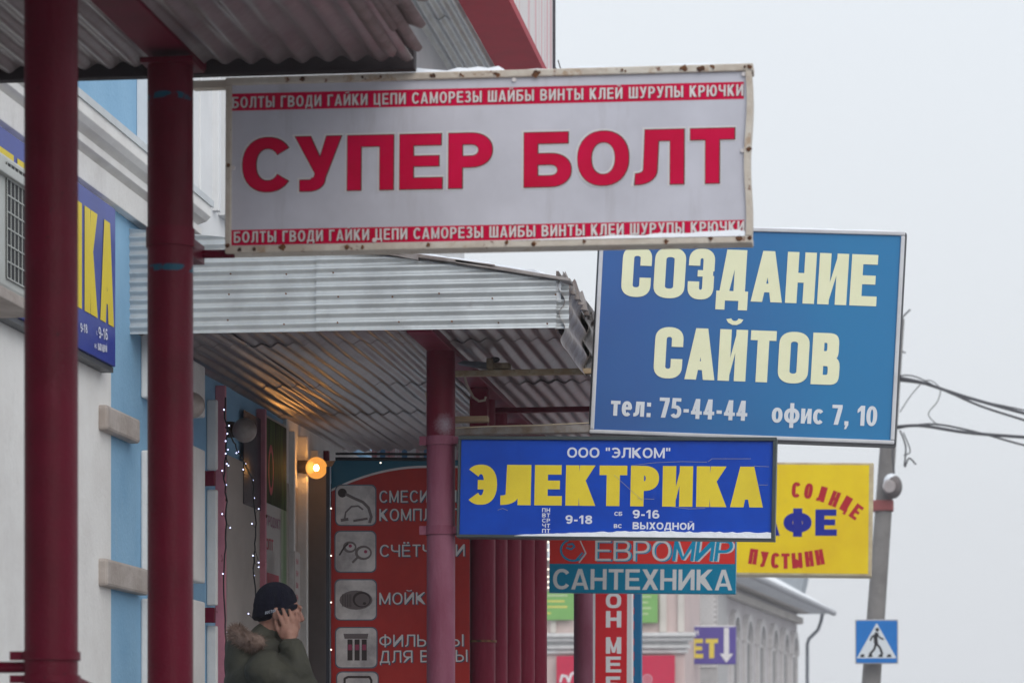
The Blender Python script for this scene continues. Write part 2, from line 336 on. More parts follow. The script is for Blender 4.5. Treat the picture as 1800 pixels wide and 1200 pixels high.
        if c == 'Щ': B(w * .46 - t / 2, b, w * .46 + t / 2, 1)
    elif c == 'Ч': B(w - t, 0, w, 1); B(0, .62, t, 1); arc(w * .5, .66, w * .5, .26, 180, 270); B(w * .5, .4, w - t, .4 + b)
    elif c == 'Ш': B(0, 0, t, 1); B(w - t, 0, w, 1); B(w / 2 - t / 2, b, w / 2 + t / 2, 1); B(t, 0, w - t, b)
    elif c == 'Ь': B(0, 0, t, 1); bowl(w, 0, .6)
    elif c == 'Ы': B(0, 0, t, 1); bowl(w * .7, 0, .6); B(w - t, 0, w, 1)
    elif c == 'Ю': B(0, 0, t, 1); B(t, .5 - b / 2, w * .36, .5 + b / 2); arc(w * .66, .5, w * .34, .5, 0, 360)
    elif c == 'Я': B(w - t, 0, w, 1); arc(w * .45, .69, w * .45, .31, 90, 270); B(w * .45, 1 - b, w - t, 1); B(w * .45, .38, w - t, .38 + b); Q((0, 0), (t * 1.15, 0), (w * .75, .42), (w * .42, .42))
    elif c == '1': B(w * .45, 0, w * .45 + t, 1); Q((w * .45, 1), (0, .8), (0, .62), (w * .5, .76))
    elif c == '4': B(w * .8 - t, 0, w * .8, 1); B(0, .22, w, .22 + b); Q((0, .22), (t * .9, .3), (w * .8 - t * .4, 1), (w * .8 - t * 1.1, 1))
    elif c == '5': B(w * .12, 1 - b, w * .95, 1); Q((w * .12, 1), (w * .12 + t, 1), (w * .06 + t, .48), (w * .06, .48)); arc(w * .47, .32, w * .53, .32, -150, 120)
    elif c == '6': arc(w / 2, .32, w / 2, .32, 0, 360); arc(w / 2, .5, w / 2, .5, 45, 215)
    elif c == '7': B(0, 1 - b, w, 1); Q((w * .2, 0), (w * .2 + t * 1.1, 0), (w, 1 - b), (w - t * 1.1, 1 - b))
    elif c == '8': arc(w / 2, .745, w * .46, .255, 0, 360); arc(w / 2, .28, w / 2, .28, 0, 360)
    elif c == '9': arc(w / 2, .68, w / 2, .32, 0, 360); arc(w / 2, .5, w / 2, .5, -135, 35)
    elif c == '-': B(w * .1, .3, w * .9, .3 + b)
    elif c == ':': B(w * .2, 0, w * .2 + t, t); B(w * .2, .52, w * .2 + t, .52 + t)
    elif c == '.': B(0, 0, t, t)
    elif c == ',': B(w * .2, 0, w * .2 + t, t); Q((w * .2, -.2), (w * .2 + t * .5, -.2), (w * .2 + t, .02), (w * .2 + t * .3, .02))
    elif c == '"': B(0, .68, t * .8, 1); B(w - t * .8, .68, w, 1)
    return out
RW = {'Ш': 1.3, 'Щ': 1.4, 'М': 1.18, 'Ю': 1.45, 'Ж': 1.5, 'Ы': 1.28, 'Ф': 1.2, 'Д': 1.1, 'О': 1.08, 'С': 1.02, 'Г': .8, 'Е': .92, 'Ё': .92, 'Т': .92, 'З': .9, 'Р': .94, 'Ь': .9, ' ': .42, '1': .55, '-': .5, ':': .35, ',': .35, '.': .35, '"': .45,
      'т': .72, 'е': .78, 'л': .82, 'о': .8, 'ф': 1.15, 'и': .78, 'с': .74, '4': .82, '7': .76, '5': .8, '9': .8, '0': .8, '8': .8, '6': .8, 'Л': 1.02, 'А': 1.08, 'У': 1.0}
def layout(s, total, t, gap):
    """letter positions in cap heights; widths stretch to fill `total`"""
    g = gap * (len(s) - 1); rel = sum(RW.get(c, 1) for c in s); w = (total - g) / rel; x = 0; o = []
    for c in s:
        o.append((c, x, w * RW.get(c, 1))); x += w * RW.get(c, 1) + gap
    return o
class Face:
    """flat face of a sign: e0 bottom-left corner, ux / uz in-plane axes, nrm towards the viewer"""
    def __init__(s, o, ux, uz): s.o = Vector(o); s.ux = Vector(ux).normalized(); s.uz = Vector(uz).normalized(); s.n = s.ux.cross(s.uz).normalized()
    def px(s, u, v):                  # photo point -> (x, z) on the face
        d = Vector((0, 0, ZC)); q = at(u, v, 10.0) - d
        t = (s.o - d).dot(s.n) / q.dot(s.n); h = d + q * t - s.o
        return h.dot(s.ux), h.dot(s.uz)
    def P(s, x, z, out=0): return s.o + s.ux * x + s.uz * z + s.n * out
    def mat(s): return Matrix((s.ux, s.uz.cross(s.ux), s.uz)).transposed()
def letters(F, s, a, b, h, name, m, parent, t=.2, bt=None, n=2.2, gap=.14, e=0, out=.002, shear=0, mb=None):
    """word from photo point a (baseline left) to b (baseline right), cap height h photo pixels at its left end"""
    A = Vector(F.px(*a)); Bp = Vector(F.px(*b)); H = (Vector(F.px(a[0], a[1] - h)) - A).length
    ux = (Bp - A); tot = ux.length / H; ux.normalize(); uz = Vector((-ux.y, ux.x)); M = mb or MB(); last = None
    for c, x, w in layout(s, tot, t, gap):
        if c == ' ' and not mb and M.v: M.build(name, m, parent); M = MB(); continue
        for i, pl in enumerate(glyph(c, w, t, bt or t * .85, n, e)):
            if pl[0] == 's': pl = pl[1]
            q = [A + ux * ((x + px_ + shear * py_) * H) + uz * (py_ * H) for px_, py_ in pl]
            M.add([F.P(p.x, p.y, out + i * .00003) for p in q], [tuple(range(len(q)))])
    return M if mb else M.build(name, m, parent)
def poly(F, pts, name, m, parent, out=.001, th=0):
    q = [F.px(*p) for p in pts]; M = MB()
    if th: M.prism([F.P(x, z, out - th) for x, z in q], F.n * th)
    else: M.add([F.P(x, z, out) for x, z in q], [tuple(range(len(q)))])
    return M.build(name, m, parent)
def face_from(u0, v0, u1, v1, Y, vt=None):
    """a face at distance Y whose bottom edge runs (u0,v0)-(u1,v1)"""
    a, b = at(u0, v0, Y), at(u1, v1, Y); ux = (b - a).normalized(); n = Vector((0, -1, 0)); uz = n.cross(ux) * -1
    if uz.z < 0: uz = -uz
    return Face(a, ux, uz)
def pm(name, c, **kw):                 # printed vinyl
    kw.setdefault('rough', .5); kw.setdefault('spec', .2); kw.setdefault('c2', tuple(x * .93 for x in c)); kw.setdefault('scale', 5); return mat(name, c, **kw)
# ================================================================== SETTING
gsn = mat('trodden_snow', (.42, .43, .46), (.2, .19, .19), rough=.85, scale=1.2, bump=.6, bscale=9)
MB().box(-200, 200, -60, 500, -.15, -.02).build('ground', gsn, kind='structure')
MB().box(-3.4, 1.2, -8, 60, -.02, 0).build('pavement', mat('pavement_snow', (.45, .45, .47), (.2, .19, .185), rough=.85, scale=1.6, bump=.5, bscale=12), kind='structure')
MB().box(1.2, 1.36, -8, 60, -.3, .04).build('kerb', stone, kind='structure', bevel=.01)
MB().box(1.36, 9, -60, 500, -.14, -.012).build('road', mat('wet_asphalt', (.05, .05, .053), (.3, .3, .32), rough=.5, scale=.9, bump=.3, lo=.5, hi=.7, stretch=(1, .15, 1)), kind='structure')
MB().box(9, 9.16, -60, 300, -.3, .04).build('kerb', stone, kind='structure', bevel=.01)
# ------------------------------------------------------------------ the shop building on the left
XW = -3.1
B0 = thing('shop_building', 'blue and white plastered building with shop fronts along the left pavement', 'building', (-3.6, 12, 0))
MB().box(-9, XW, 2, 20.6, 0, 6.4).build('wall', bluewall, B0)
def wy(u, X=XW): return X / k(u)
def wz(u, v, X=XW): return onx(u, v, X).z
def wbox(u0, u1, z0, z1, proud, name, m, bevel=.004, X=XW, par=None):
    y0 = wy(u0, X); y1 = max(wy(u1, X + proud), y0 + .03)
    return MB().box(X + .0005, X + proud, y0, y1, z0, z1).build(name, m, par or B0, bevel=bevel)
MB().box(XW, XW + .03, 5, 14.9, 0.02, .42).build('plinth', stone, B0, bevel=.01)
# white plaster ground-floor wall nearest the camera, then the blue strip is the wall itself
zcb = wz(203, 371)                                  # underside of the string course
MB().box(XW, XW + .012, 4.5, wy(190), .42, zcb).build('white_plaster_field', white, B0)
# string course: stepped mouldings
zs = [(0, .03, zcb, zcb + .085), (0, .10, zcb + .085, zcb + .15), (0, .065, zcb + .15, zcb + .185), (0, .16, zcb + .185, zcb + .2), (0, .14, zcb + .215, zcb + .30), (0, .19, zcb + .30, zcb + .325)]
prof = [(0, 0), (.04, 0), (.05, .095), (.03, .1), (.03, .11), (.068, .122), (.068, .152), (.05, .156), (.05, .166), (.09, .18), (.11, .2), (.112, .27), (.0, .295)]
m = MB(); y0, y1 = 4.5, 12.4
m.prism([(XW + a, y0, zcb + b) for a, b in prof], (0, y1 - y0, 0)); m.build('string_course', white, B0, bevel=.003)
m = MB(); m.prism([(XW + .1125, y0, zcb + .245), (XW + .119, y0, zcb + .245), (XW + .119, y0, zcb + .275), (XW + .005, y0, zcb + .301), (XW + .005, y0, zcb + .2955)], (0, y1 - y0 + .02, 0)); m.build('flashing', galv, B0)
# upper pilasters
for u0, u1, pr in ((240, 264, .05), (338, 352, .04), (362, 366, .06), (372, 398, .09)):
    MB().box(XW, XW + pr, wy(u0), wy(u1), zcb + .3, 6.35).build('pilaster', white2, B0, bevel=.004)
MB().box(XW, XW + .03, 12.3, 20.6, 3.42, 6.38).build('upper_plaster_field', white2, B0)
# white rusticated blocks and beige ledges
def zpx(v, u=250): return wz(u, v)
blocks = []
zrows = [(430, 700), (792, 1012), (1052, 1262), (1295, 1480), (1515, 1700)]
for (va, vb) in zrows:
    wbox(247, 302, max(zpx(vb), .44), zpx(va), .045, 'stone_block', white, .008)
for (ua, ub) in ((304, 361),):
    for (va, vb) in ((655, 744), (800, 1030), (1062, 1285), (1318, 1500), (1530, 1700)):
        z1, z0 = wz(350, va), wz(350, vb); wbox(ua, ub, max(z0, .44), z1, .075, 'stone_block', white, .008)
for (va, vb) in ((705, 828), (862, 1065), (1100, 1300), (1335, 1600)):
    z1, z0 = wz(368, va), wz(368, vb); wbox(362.5, 376, max(z0, .44), z1, .05, 'stone_block', white, .008)
for (va, vb) in ((832, 858), (1070, 1096)):
    z1, z0 = wz(368, va), wz(368, vb); wbox(356, 368, z0, z1, .055, 'iron_bracket', deep, .003)
# ledges that wrap round the pier: beige worn stone
for (va, vb, u1) in ((748, 786, 247), (1004, 1046, 262)):
    z1, z0 = wz(240, va), wz(240, vb)
    wbox(168, u1, z0, z1 + .01, .05, 'ledge', stone, .012)
# beige wall field beyond the piers, pink boards (door surround)
MB().box(XW, XW + .02, wy(392), wy(700), .42, wz(420, 812)).build('beige_wall_field', beige, B0)
MB().box(XW + .0205, XW + .024, wy(420), wy(452), wz(420, 885), wz(420, 720)).build('dark_recess_panel', mat('dark_blue_glass', (.02, .022, .035), rough=.25), B0)
for (u0, u1, vt) in ((378, 392, 678), (450, 465, 724)):
    z1 = 3.23
    wbox(u0, u1, .42, z1, .048, 'frame_board', pinkp, .004)
    m = MB()
    for zz in (.9, 1.8, 2.7): m.tube([(XW + .048, wy(u0) + .015, zz), (XW + .052, wy(u0) + .015, zz)], .008, 8)
    m.build('screw_heads', rustm, B0, kind='stuff')
MB().box(XW, XW + .02, wy(497), wy(700), wz(420, 812) + .001, 3.28).build('white_plaster_field', white, B0)
# white pier beside the poster, boxes and brackets past it
wbox(501, 516, .42, 3.2, .05, 'pilaster', white, .006); wbox(517, 533, .42, 3.2, .07, 'pilaster', white, .006)
wbox(540, 566, .42, wz(556, 800), .06, 'pilaster', white, .006)
wbox(562, 574, wz(566, 892), 3.2, .05, 'dark_panel', deep, .004)
for (va, vb) in ((866, 890), (1083, 1107)):
    m = MB().box(XW + .16, XW + .26, wy(553), wy(553) + .1, wz(556, vb, XW + .2), wz(556, va, XW + .2)); m.build('iron_bracket', mat('ochre_bracket', (.2, .13, .04), (.03, .02, .03), rough=.6, scale=14), B0, bevel=.004)
# dark end wall behind the porch
MB().box(XW, XW + .35, 15.0, 15.1, .42, 3.1).build('end_wall', mat('dark_grey_plaster', (.2, .18, .18), rough=.9), B0)  # plain dark grey plaster
# eaves: corrugated soffit and red-bottomed box sign high up
ze = ZC + 1225 / FPX * 20.2
for i in range(4):
    corr((XW + .005, 12.2 + i * 2.1, 6.40 - .006 * i), (.42, 0, 0), (0, 2.13, 0), (0, 0, -1), .076, .011, .004, seed=i + 3, nb=8).build('eaves_sheet', galv, B0, smooth=True)
MB().box(-9.2, XW + .42, 1.9, 20.7, 6.46, 6.6).build('roof_slab', snow, B0, bevel=.03)
HB = thing('rooftop_signboard', 'long pink and white board with a red underside high under the eaves', 'signboard', (-2.5, 16, 6.3))
MB().box(-2.69, -2.37, 10.5, 20.2, 6.30, 6.36).build('underside', redbeam, HB, bevel=.003)
MB().box(-2.69, -2.372, 10.5, 20.2, 6.362, 8.4).build('board', mat('pink_streaked_white', (.7, .66, .66), (.66, .3, .34), rough=.5, scale=2.0, lo=.5, hi=.6, stretch=(1, 6, .12), extra=overlay((.2, .12, .1), 30, .68, .72, (1, 2, .6), .7)), HB)
m = MB().box(-2.71, -2.355, 20.2, 20.23, 6.28, 8.42); m.build('end_frame', mat('dark_edge', (.05, .045, .06), rough=.6), HB)
# broom of dry twigs behind the board end
m = MB()
for i in range(26):
    b = Vector((-2.37 + random.uniform(0, .14), 20.5, 6.3 + random.uniform(0, .03))); m.tube([b, b + Vector((-.1 + random.uniform(-.03, .03), 0, random.uniform(.1, .28)))], .004, 4)
m.build('dry_weed', darkwood, HB, kind='stuff')
# ================================================================== PORCHES
colr = .061
def column(par, u, m, z0=.0, z1=3.25, X=-1.9, r=colr, Y=None, name='column'):
    Y = Y or X / k(u); mm = MB(); mm.tube([(X, Y, z0), (X, Y, z0 + .6 * (z1 - z0)), (X, Y, z1)], r, 40); mm.build(name, m, par, smooth=True); return X, Y
def clamp(X, Y, z, h, r, par, m, name='clamp'):
    mm = MB(); mm.tube([(X, Y, z), (X, Y, z + h)], r + .006, 32); mm.box(X - r - .028, X - r + .01, Y - .03, Y - .022, z, z + h); mm.build(name, m, par, smooth=True)
# ---- nearest canopy
z1c = at(300, 130, 7.62).z
C1 = thing('porch_canopy', 'nearest corrugated canopy at the top left on two thick maroon columns', 'canopy', (-2.2, 6.5, 0), 'corrugated canopies over the shop doors')
X1, Y1 = column(C1, 90, maroon, z1=z1c + .03); X2, Y2 = column(C1, 299.5, maroon2, z1=z1c - .03)
clamp(X1, Y1, at(90, 1160, Y1).z, .02, colr, C1, maroon); clamp(X1, Y1, at(90, 1200, Y1).z, .018, colr, C1, maroon)
m = MB().box(X2 - .066, X2 + .078, Y2 - .07, Y2 + .07, z1c - .034, z1c - .02); m.build('column_cap', maroon2, C1, bevel=.003)
# beam over the columns, running down the street, and the end batten
MB().box(-1.965, -1.845, 2.0, 7.6, z1c + .0, z1c + .15).build('beam', mat('maroon_beam_paint', (.12, .006, .022), (.09, .005, .016), spec=.15, rough=.6, scale=6, extra=overlay((.16, .1, .09), 12, .64, .72, amount=.4)), C1, bevel=.004)  # beam in nearly even maroon with paler brown spots
MB().prism([(XW, 7.60, z1c - .004), (-1.27, 7.60, z1c - .012), (-1.27, 7.60, z1c + .05), (XW, 7.60, z1c + .06)], (0, .04, 0)).build('end_batten', darkwood, C1, bevel=.003)
# soffit sheets, each slightly proud of the next, the street edge ragged
per = .0715; xr = [-1.27, -1.235, -1.20, -1.14, -1.13]
for j, (ya, yb, xe) in enumerate(((5.6, 7.575, -1.268), (3.8, 5.64, -1.12), (2.4, 3.84, -1.12))):
    x = xe; i = 0
    while x > XW + .02:
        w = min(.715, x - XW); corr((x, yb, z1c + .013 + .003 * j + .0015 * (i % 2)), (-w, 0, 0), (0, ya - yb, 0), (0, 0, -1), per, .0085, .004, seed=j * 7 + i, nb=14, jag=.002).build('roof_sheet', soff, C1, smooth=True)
        x -= .68; i += 1
for i, (xa_, w, yb, dz) in enumerate(((-1.225, .11, 7.47, .010), (-1.18, .12, 7.25, .015), (-1.135, .12, 7.02, .021), (-1.10, .12, 6.8, .028))):
    corr((xa_, yb, z1c + dz), (-w, 0, -.012), (0, 5.6 - yb, 0), (0, 0, -1), per * .95, .009, .003, seed=30 + i, nb=12, jag=.006).build('roof_sheet', rustysheet2, C1, smooth=True)
m = MB(); m.prism([(XW, 2.3, z1c + .17), (-1.2, 2.3, z1c + .17), (XW, 2.3, z1c + .55)], (0, 5.3, 0)); m.build('snow_layer', snow, C1, bevel=.03)
m = MB().box(-1.20, -1.15, 6.55, 6.62, z1c - .02, z1c + .03); m.box(-1.17, -1.10, 6.5, 6.53, z1c + .02, z1c + .05); m.build('gutter_hook', darkwood, C1, bevel=.003)
# thin rail from wall to first column
RL = MB(); z = at(20, 1172, Y1).z; RL.tube([(XW + .0, Y1 + .05, z), (X1 - .05, Y1, z)], .013, 12); RL.tube([(X1 + .05, Y1, z - .03), (X1 + .09, Y1 + .5, z - .1)], .013, 12)
RL.build('handrail', maroon, C1, smooth=True)
# ---- second canopy
z2 = at(590, 581, 11.45).z
C2 = thing('porch_canopy', 'middle corrugated canopy with grey front sheet and snow on its roof', 'canopy', (-2.2, 14, 0), 'corrugated canopies over the shop doors')
cols = [(775, frosted), (848, deep), (870, deep), (895, deep), (919.5, deep), (942, deep)]
for u, mm in cols:
    X, Y = column(C2, u, mm, z1=z2 - (.005 if u == 775 else .05))
    if u == 775: X3, Y3 = X, Y
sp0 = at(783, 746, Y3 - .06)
headm = mat('column_head_shaded_paint', MAR, (.085, .0015, .011), spec=.18, rough=.45, extra=splash(tuple(sp0), .085, (.25, .22, .26)))
m = MB().tube([(X3, Y3, z2 - .385), (X3, Y3, z2 - .004)], colr + .001, 32); m.build('shaded_column_head', headm, C2, smooth=True)  # darker maroon sleeve on the column top; canopy shade is put into its colour too
clamp(-1.9, -1.9 / k(848), at(848, 1128, 13.3).z, .01, colr, C2, rustm, 'weld_seam')
MB().box(-1.955, -1.845, 11.5, 16.0, z2 - .005, z2 + .13).build('beam', mat('porch_beam_paint', (.19, .02, .045), (.14, .014, .03), spec=.2, rough=.5, scale=5), C2, bevel=.004)
MB().box(-1.94, -1.86, 13.2, 13.28, z2 - .2, z2 - .006).build('beam_strut', deep, C2, bevel=.003)
MB().box(-1.90, -1.35, 13.46, 13.50, at(900, 722, 13.5).z - .012, at(900, 722, 13.5).z + .012).build('crossbar', maroon, C2, bevel=.002)
for xx in (-3.0, -1.4): MB().box(xx, xx + .05, 11.5, 16.0, z2 + .05, z2 + .12).build('purlin', deep, C2)
rows = [(11.47, 12.0), (11.96, 13.3), (13.26, 14.35), (14.3, 15.95)]
for j, (ya, yb) in enumerate(rows):
    x = -1.34; i = 0
    while x > XW + .03:
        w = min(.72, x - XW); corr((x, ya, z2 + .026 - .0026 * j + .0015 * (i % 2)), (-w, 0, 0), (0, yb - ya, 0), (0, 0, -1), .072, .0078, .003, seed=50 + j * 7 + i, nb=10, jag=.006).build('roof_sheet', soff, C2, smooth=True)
        x -= .69; i += 1
# front sheet with horizontal ribs, its top cut on the roof slope
def fz(v, u): return at(u, v, 11.43).z
xL, xR = at(203, 500, 11.43).x, at(981, 500, 11.43).x
def front(xa, xb, za, zb, Y, seed):
    m = MB(); nz_, nx_ = 150, 30; pr = .037; top = lambda x: lerp(za, zb, (x - xa) / (xb - xa)); zb0 = lambda x: z2 - .012 * (x - xL) / (xR - xL)
    for s in (0, 1):
        for i in range(nx_ + 1):
            x = lerp(xa, xb, i / nx_)
            for j in range(nz_ + 1):
                z = lerp(zb0(x), max(top(x), zb0(x) + .05), 0) + j * .0032
                z = min(z, top(x)); m.v.append(Vector((x, Y + (.0058 * math.sin(2 * math.pi * (z - z2) / pr) + .004 * math.sin(3 * x + seed) * math.sin(9 * z)) + s * .0015, z)))
    st = (nx_ + 1) * (nz_ + 1)
    for i in range(nx_):
        for j in range(nz_):
            a = i * (nz_ + 1) + j
            if (m.v[a + 1] - m.v[a]).length < 1e-5 and (m.v[a + nz_ + 2] - m.v[a + nz_ + 1]).length < 1e-5: continue
            m.f.append((a, a + 1, a + nz_ + 2, a + nz_ + 1)); m.f.append((st + a, st + a + nz_ + 1, st + a + nz_ + 2, st + a + 1))
    return m
zt = lambda u: fz(lerp(405, 497, max(0, (u - 560)) / 440) if u > 560 else 398, u)
us = [(203, 560), (556, 978)]
front(at(203, 0, 11.43).x, at(562, 0, 11.43).x, fz(400, 203), fz(432, 562), 11.43, 1).build('front_sheet', galv, C2, smooth=True)
front(at(556, 0, 11.425).x, at(978, 0, 11.425).x, fz(433, 556), fz(494, 978), 11.42, 2).build('front_sheet', galv, C2, smooth=True)
front(at(974, 0, 11.4).x, at(998, 0, 11.4).x, fz(492, 974), fz(500, 998), 11.445, 4).build('front_sheet', galv, C2, smooth=True)
m = MB(); rn = random.Random(8)
for i in range(9):
    for v in ((478, 520, 565) if i < 5 else (520, 565)): p = at(230 + i * 92 + rn.uniform(-14, 14), v + rn.uniform(-5, 5), 11.41); m.tube([p + Vector((0, .002, 0)), p - Vector((0, .004, 0))], .0035, 8)
m.build('screw_heads', rustm, C2, kind='stuff')
# flashing strips on the slope of the roof edge
for (ua, va, ub, vb) in ((560, 425, 735, 457), (640, 440, 870, 470), (800, 462, 1002, 494)):
    a, b = at(ua, va, 11.40), at(ub, vb, 11.40)
    MB().prism([a, b, b + Vector((0, 0, .012)), a + Vector((0, 0, .016))], (0, .12, 0)).build('edge_flashing', rustysheet, C2, bevel=.002)
# street-side skirt sheets, rusty and ragged
for i in range(6):
    ya = 11.43 + i * .86
    corr((-1.30 + .008 * (i % 2), ya, z2 - .09 + .02 * (i % 2)), (-.012, 0, .31), (0, .9, 0), (-1, 0, .1), .11, .012, .004, seed=80 + i, nb=8, jag=.006).build('skirt_sheet', rustysheet, C2, smooth=True)
m = MB()
for i in range(30):
    y = 11.62 + i * .14; h = random.uniform(.0, .045); x = -1.305 + random.uniform(-.008, .01); wd = random.uniform(.006, .02)
    m.prism([(x - .05, y, z2 + .19), (x + .02, y, z2 + .18), (x + .012, y, z2 + .215), (x - .004, y, z2 + .225 + h), (x - .004 - wd, y, z2 + .222 + h * .7), (x - .05, y, z2 + .215)], (0, .006 + .03 * (i % 3), .0))
m.build('ragged_edge', rustysheet, C2, kind='stuff')
MB().box(-1.332, -1.322, 11.46, 16.1, z2 - .02, z2 + .225).build('edge_board', rustysheet2, C2)
# roof and snow on it
m = MB(); nx_, ny_ = 24, 16; rn = random.Random(3)
for j in range(ny_ + 1):
    for i in range(nx_ + 1):
        u_ = i / nx_; x = lerp(-2.62, -1.31, u_); y = lerp(11.44, 16.4, j / ny_)
        base = lerp(fz(425, 470), fz(497, 1000), (x + 2.7) / (1.4))
        h = .055 * (1 - .75 * (u_ > .93)) + .012 * math.sin(7 * x + y) + rn.uniform(-.006, .008)
        if j == 0: h *= .6
        h += .11 * math.exp(-((x + 1.95) / .5) ** 2) * min(1, j / 2); m.v.append(Vector((x, y, base + h)))
for j in range(ny_):
    for i in range(nx_): a = j * (nx_ + 1) + i; m.f.append((a, a + 1, a + nx_ + 2, a + nx_ + 1))
n0 = len(m.v)
for i in range(nx_ + 1): m.v.append(m.v[i] - Vector((0, 0, .09)))
for i in range(nx_): m.f.append((n0 + i, n0 + i + 1, i + 1, i))
for j in range(ny_ + 1): m.v.append(m.v[j * (nx_ + 1) + nx_] - Vector((0, 0, .03)))
n1 = n0 + nx_ + 1
for j in range(ny_): m.f.append((j * (nx_ + 1) + nx_, n1 + j, n1 + j + 1, (j + 1) * (nx_ + 1) + nx_))
m.build('snow_layer', snow, C2, smooth=True)
MB().prism([(XW, 11.46, z2 + .16), (-1.33, 11.46, z2 + .16), (-1.33, 11.46, z2 + .2), (XW, 11.46, z2 + .42)], (0, 4.8, 0)).build('roof_deck', darkwood, C2)
# porch floors
P0 = MB().box(XW, -1.7, 3.0, 16.2, 0, .42).build('porch_floor', mat('porch_concrete', (.14, .135, .13), (.09, .085, .08), rough=.9, scale=4, bump=.3), bevel=.01); P0['kind'] = 'structure'
# ---- third canopy, mostly hidden behind the signs
C3 = thing('porch_canopy', 'farthest canopy, one frosted maroon column seen below the plumbing sign', 'canopy', (-2.2, 18, 0), 'corrugated canopies over the shop doors')
column(C3, 1025.5, frosted, z1=3.2); MB().box(-1.955, -1.845, 16.6, 19.2, 3.2, 3.3).build('beam', maroon, C3)
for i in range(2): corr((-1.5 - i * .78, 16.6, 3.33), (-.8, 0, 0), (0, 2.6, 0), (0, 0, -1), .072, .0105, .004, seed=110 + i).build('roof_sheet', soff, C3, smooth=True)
# ================================================================== AIR CONDITIONER + shelf
AC = thing('air_conditioner', 'pale air conditioner unit with black grille at the left edge', 'air conditioner', (-2.9, 8.9, 2.9))
acw = mat('ac_casing', (.5, .52, .5), (.44, .45, .43), rough=.5, scale=4, extra=overlay((.3, .27, .22), 16, .62, .7, amount=.5)); xf = -2.80
za, zb = onx(40, 524, xf).z, onx(40, 292, xf).z; ya, yb = wy(-100, xf), wy(46, xf)
MB().box(XW + .04, xf, ya, yb, za, zb).build('casing', acw, AC, bevel=.012)
g0, g1, h0, h1 = wy(10, xf), wy(43, xf), onx(40, 505, xf).z, onx(40, 305, xf).z
MB().box(xf + .0005, xf + .004, g0, g1, h0, h1).build('grille_back', black, AC)
m = MB()
for i in range(6): y = lerp(g0, g1, i / 5); m.box(xf + .004, xf + .006, y - .002, y + .002, h0, h1)
for i in range(8): z = lerp(h0, h1, i / 7); m.box(xf + .0045, xf + .0075, g0, g1, z - .002, z + .002)
m.build('grille', acw, AC)
MB().box(xf + .0005, xf + .02, ya, yb, zb - .075, zb - .045).build('trim_bar', acw, AC, bevel=.003)
MB().box(XW, xf + .03, ya - .1, yb + .05, za - .05, za - .012).build('wall_shelf', stone, AC, bevel=.004)
MB().box(XW + .02, xf, yb - .10, yb - .06, za - .012, za).build('foot', galv, AC)
# ================================================================== LAMPS on the wall
frost = mat('dusty_glass_globe', (.3, .25, .23), (.22, .18, .165), rough=.35, scale=14, spec=.6, extra=overlay((.42, .36, .32), 5, .5, .7))
def globe(u, v, lit, label, X=-2.975):
    p = onx(u, v, X); o = thing('globe_lamp', label, 'lamp', (XW + .06, p.y + .02, p.z), 'round globe lamps along the shop wall')
    MB().tube([(XW + .001, p.y + .05, p.z + .01), (XW + .05, p.y + .045, p.z + .01), (p.x - .035, p.y + .02, p.z + .004)], [.04, .038, .034], 20).build('lamp_base', mat('lamp_socket', (.12, .09, .06), (.07, .05, .04), rough=.8), o, smooth=True)
    g = MB().ball(p, .057, 32, 20)
    if lit:
        gm = bpy.data.materials.new('lit_globe_glass'); gm.use_nodes = True; t = gm.node_tree; n = t.nodes; n.clear(); l = t.links.new
        tr = n.new('ShaderNodeBsdfTransparent'); em = n.new('ShaderNodeEmission'); mix = n.new('ShaderNodeMixShader'); ou = n.new('ShaderNodeOutputMaterial')
        no = n.new('ShaderNodeTexNoise'); no.inputs['Scale'].default_value = 55; rp = n.new('ShaderNodeValToRGB')
        rp.color_ramp.elements[0].color = (1, .33, .045, 1); rp.color_ramp.elements[1].color = (1, .5, .12, 1); l(no.outputs[0], rp.inputs[0]); l(rp.outputs[0], em.inputs[0])
        em.inputs[1].default_value = 1.05; mix.inputs[0].default_value = .72; tr.inputs[0].default_value = (1, .75, .4, 1)
        l(tr.outputs[0], mix.inputs[1]); l(em.outputs[0], mix.inputs[2]); l(mix.outputs[0], ou.inputs[0])
        g.build('globe', gm, o, smooth=True)
        MB().ball(p, (.014, .014, .017), 16, 10).build('bulb', emis('hot_bulb', (1, .6, .26), 320), o, smooth=True)
    else: g.build('globe', frost, o, smooth=True)
    return p
globe(337, 712, 0, 'unlit globe lamp half hidden behind the second maroon column')
globe(430, 756, 0, 'unlit dusty globe lamp between the two pink boards')
globe(556, 822, 1, 'glowing orange globe lamp near the red banner')
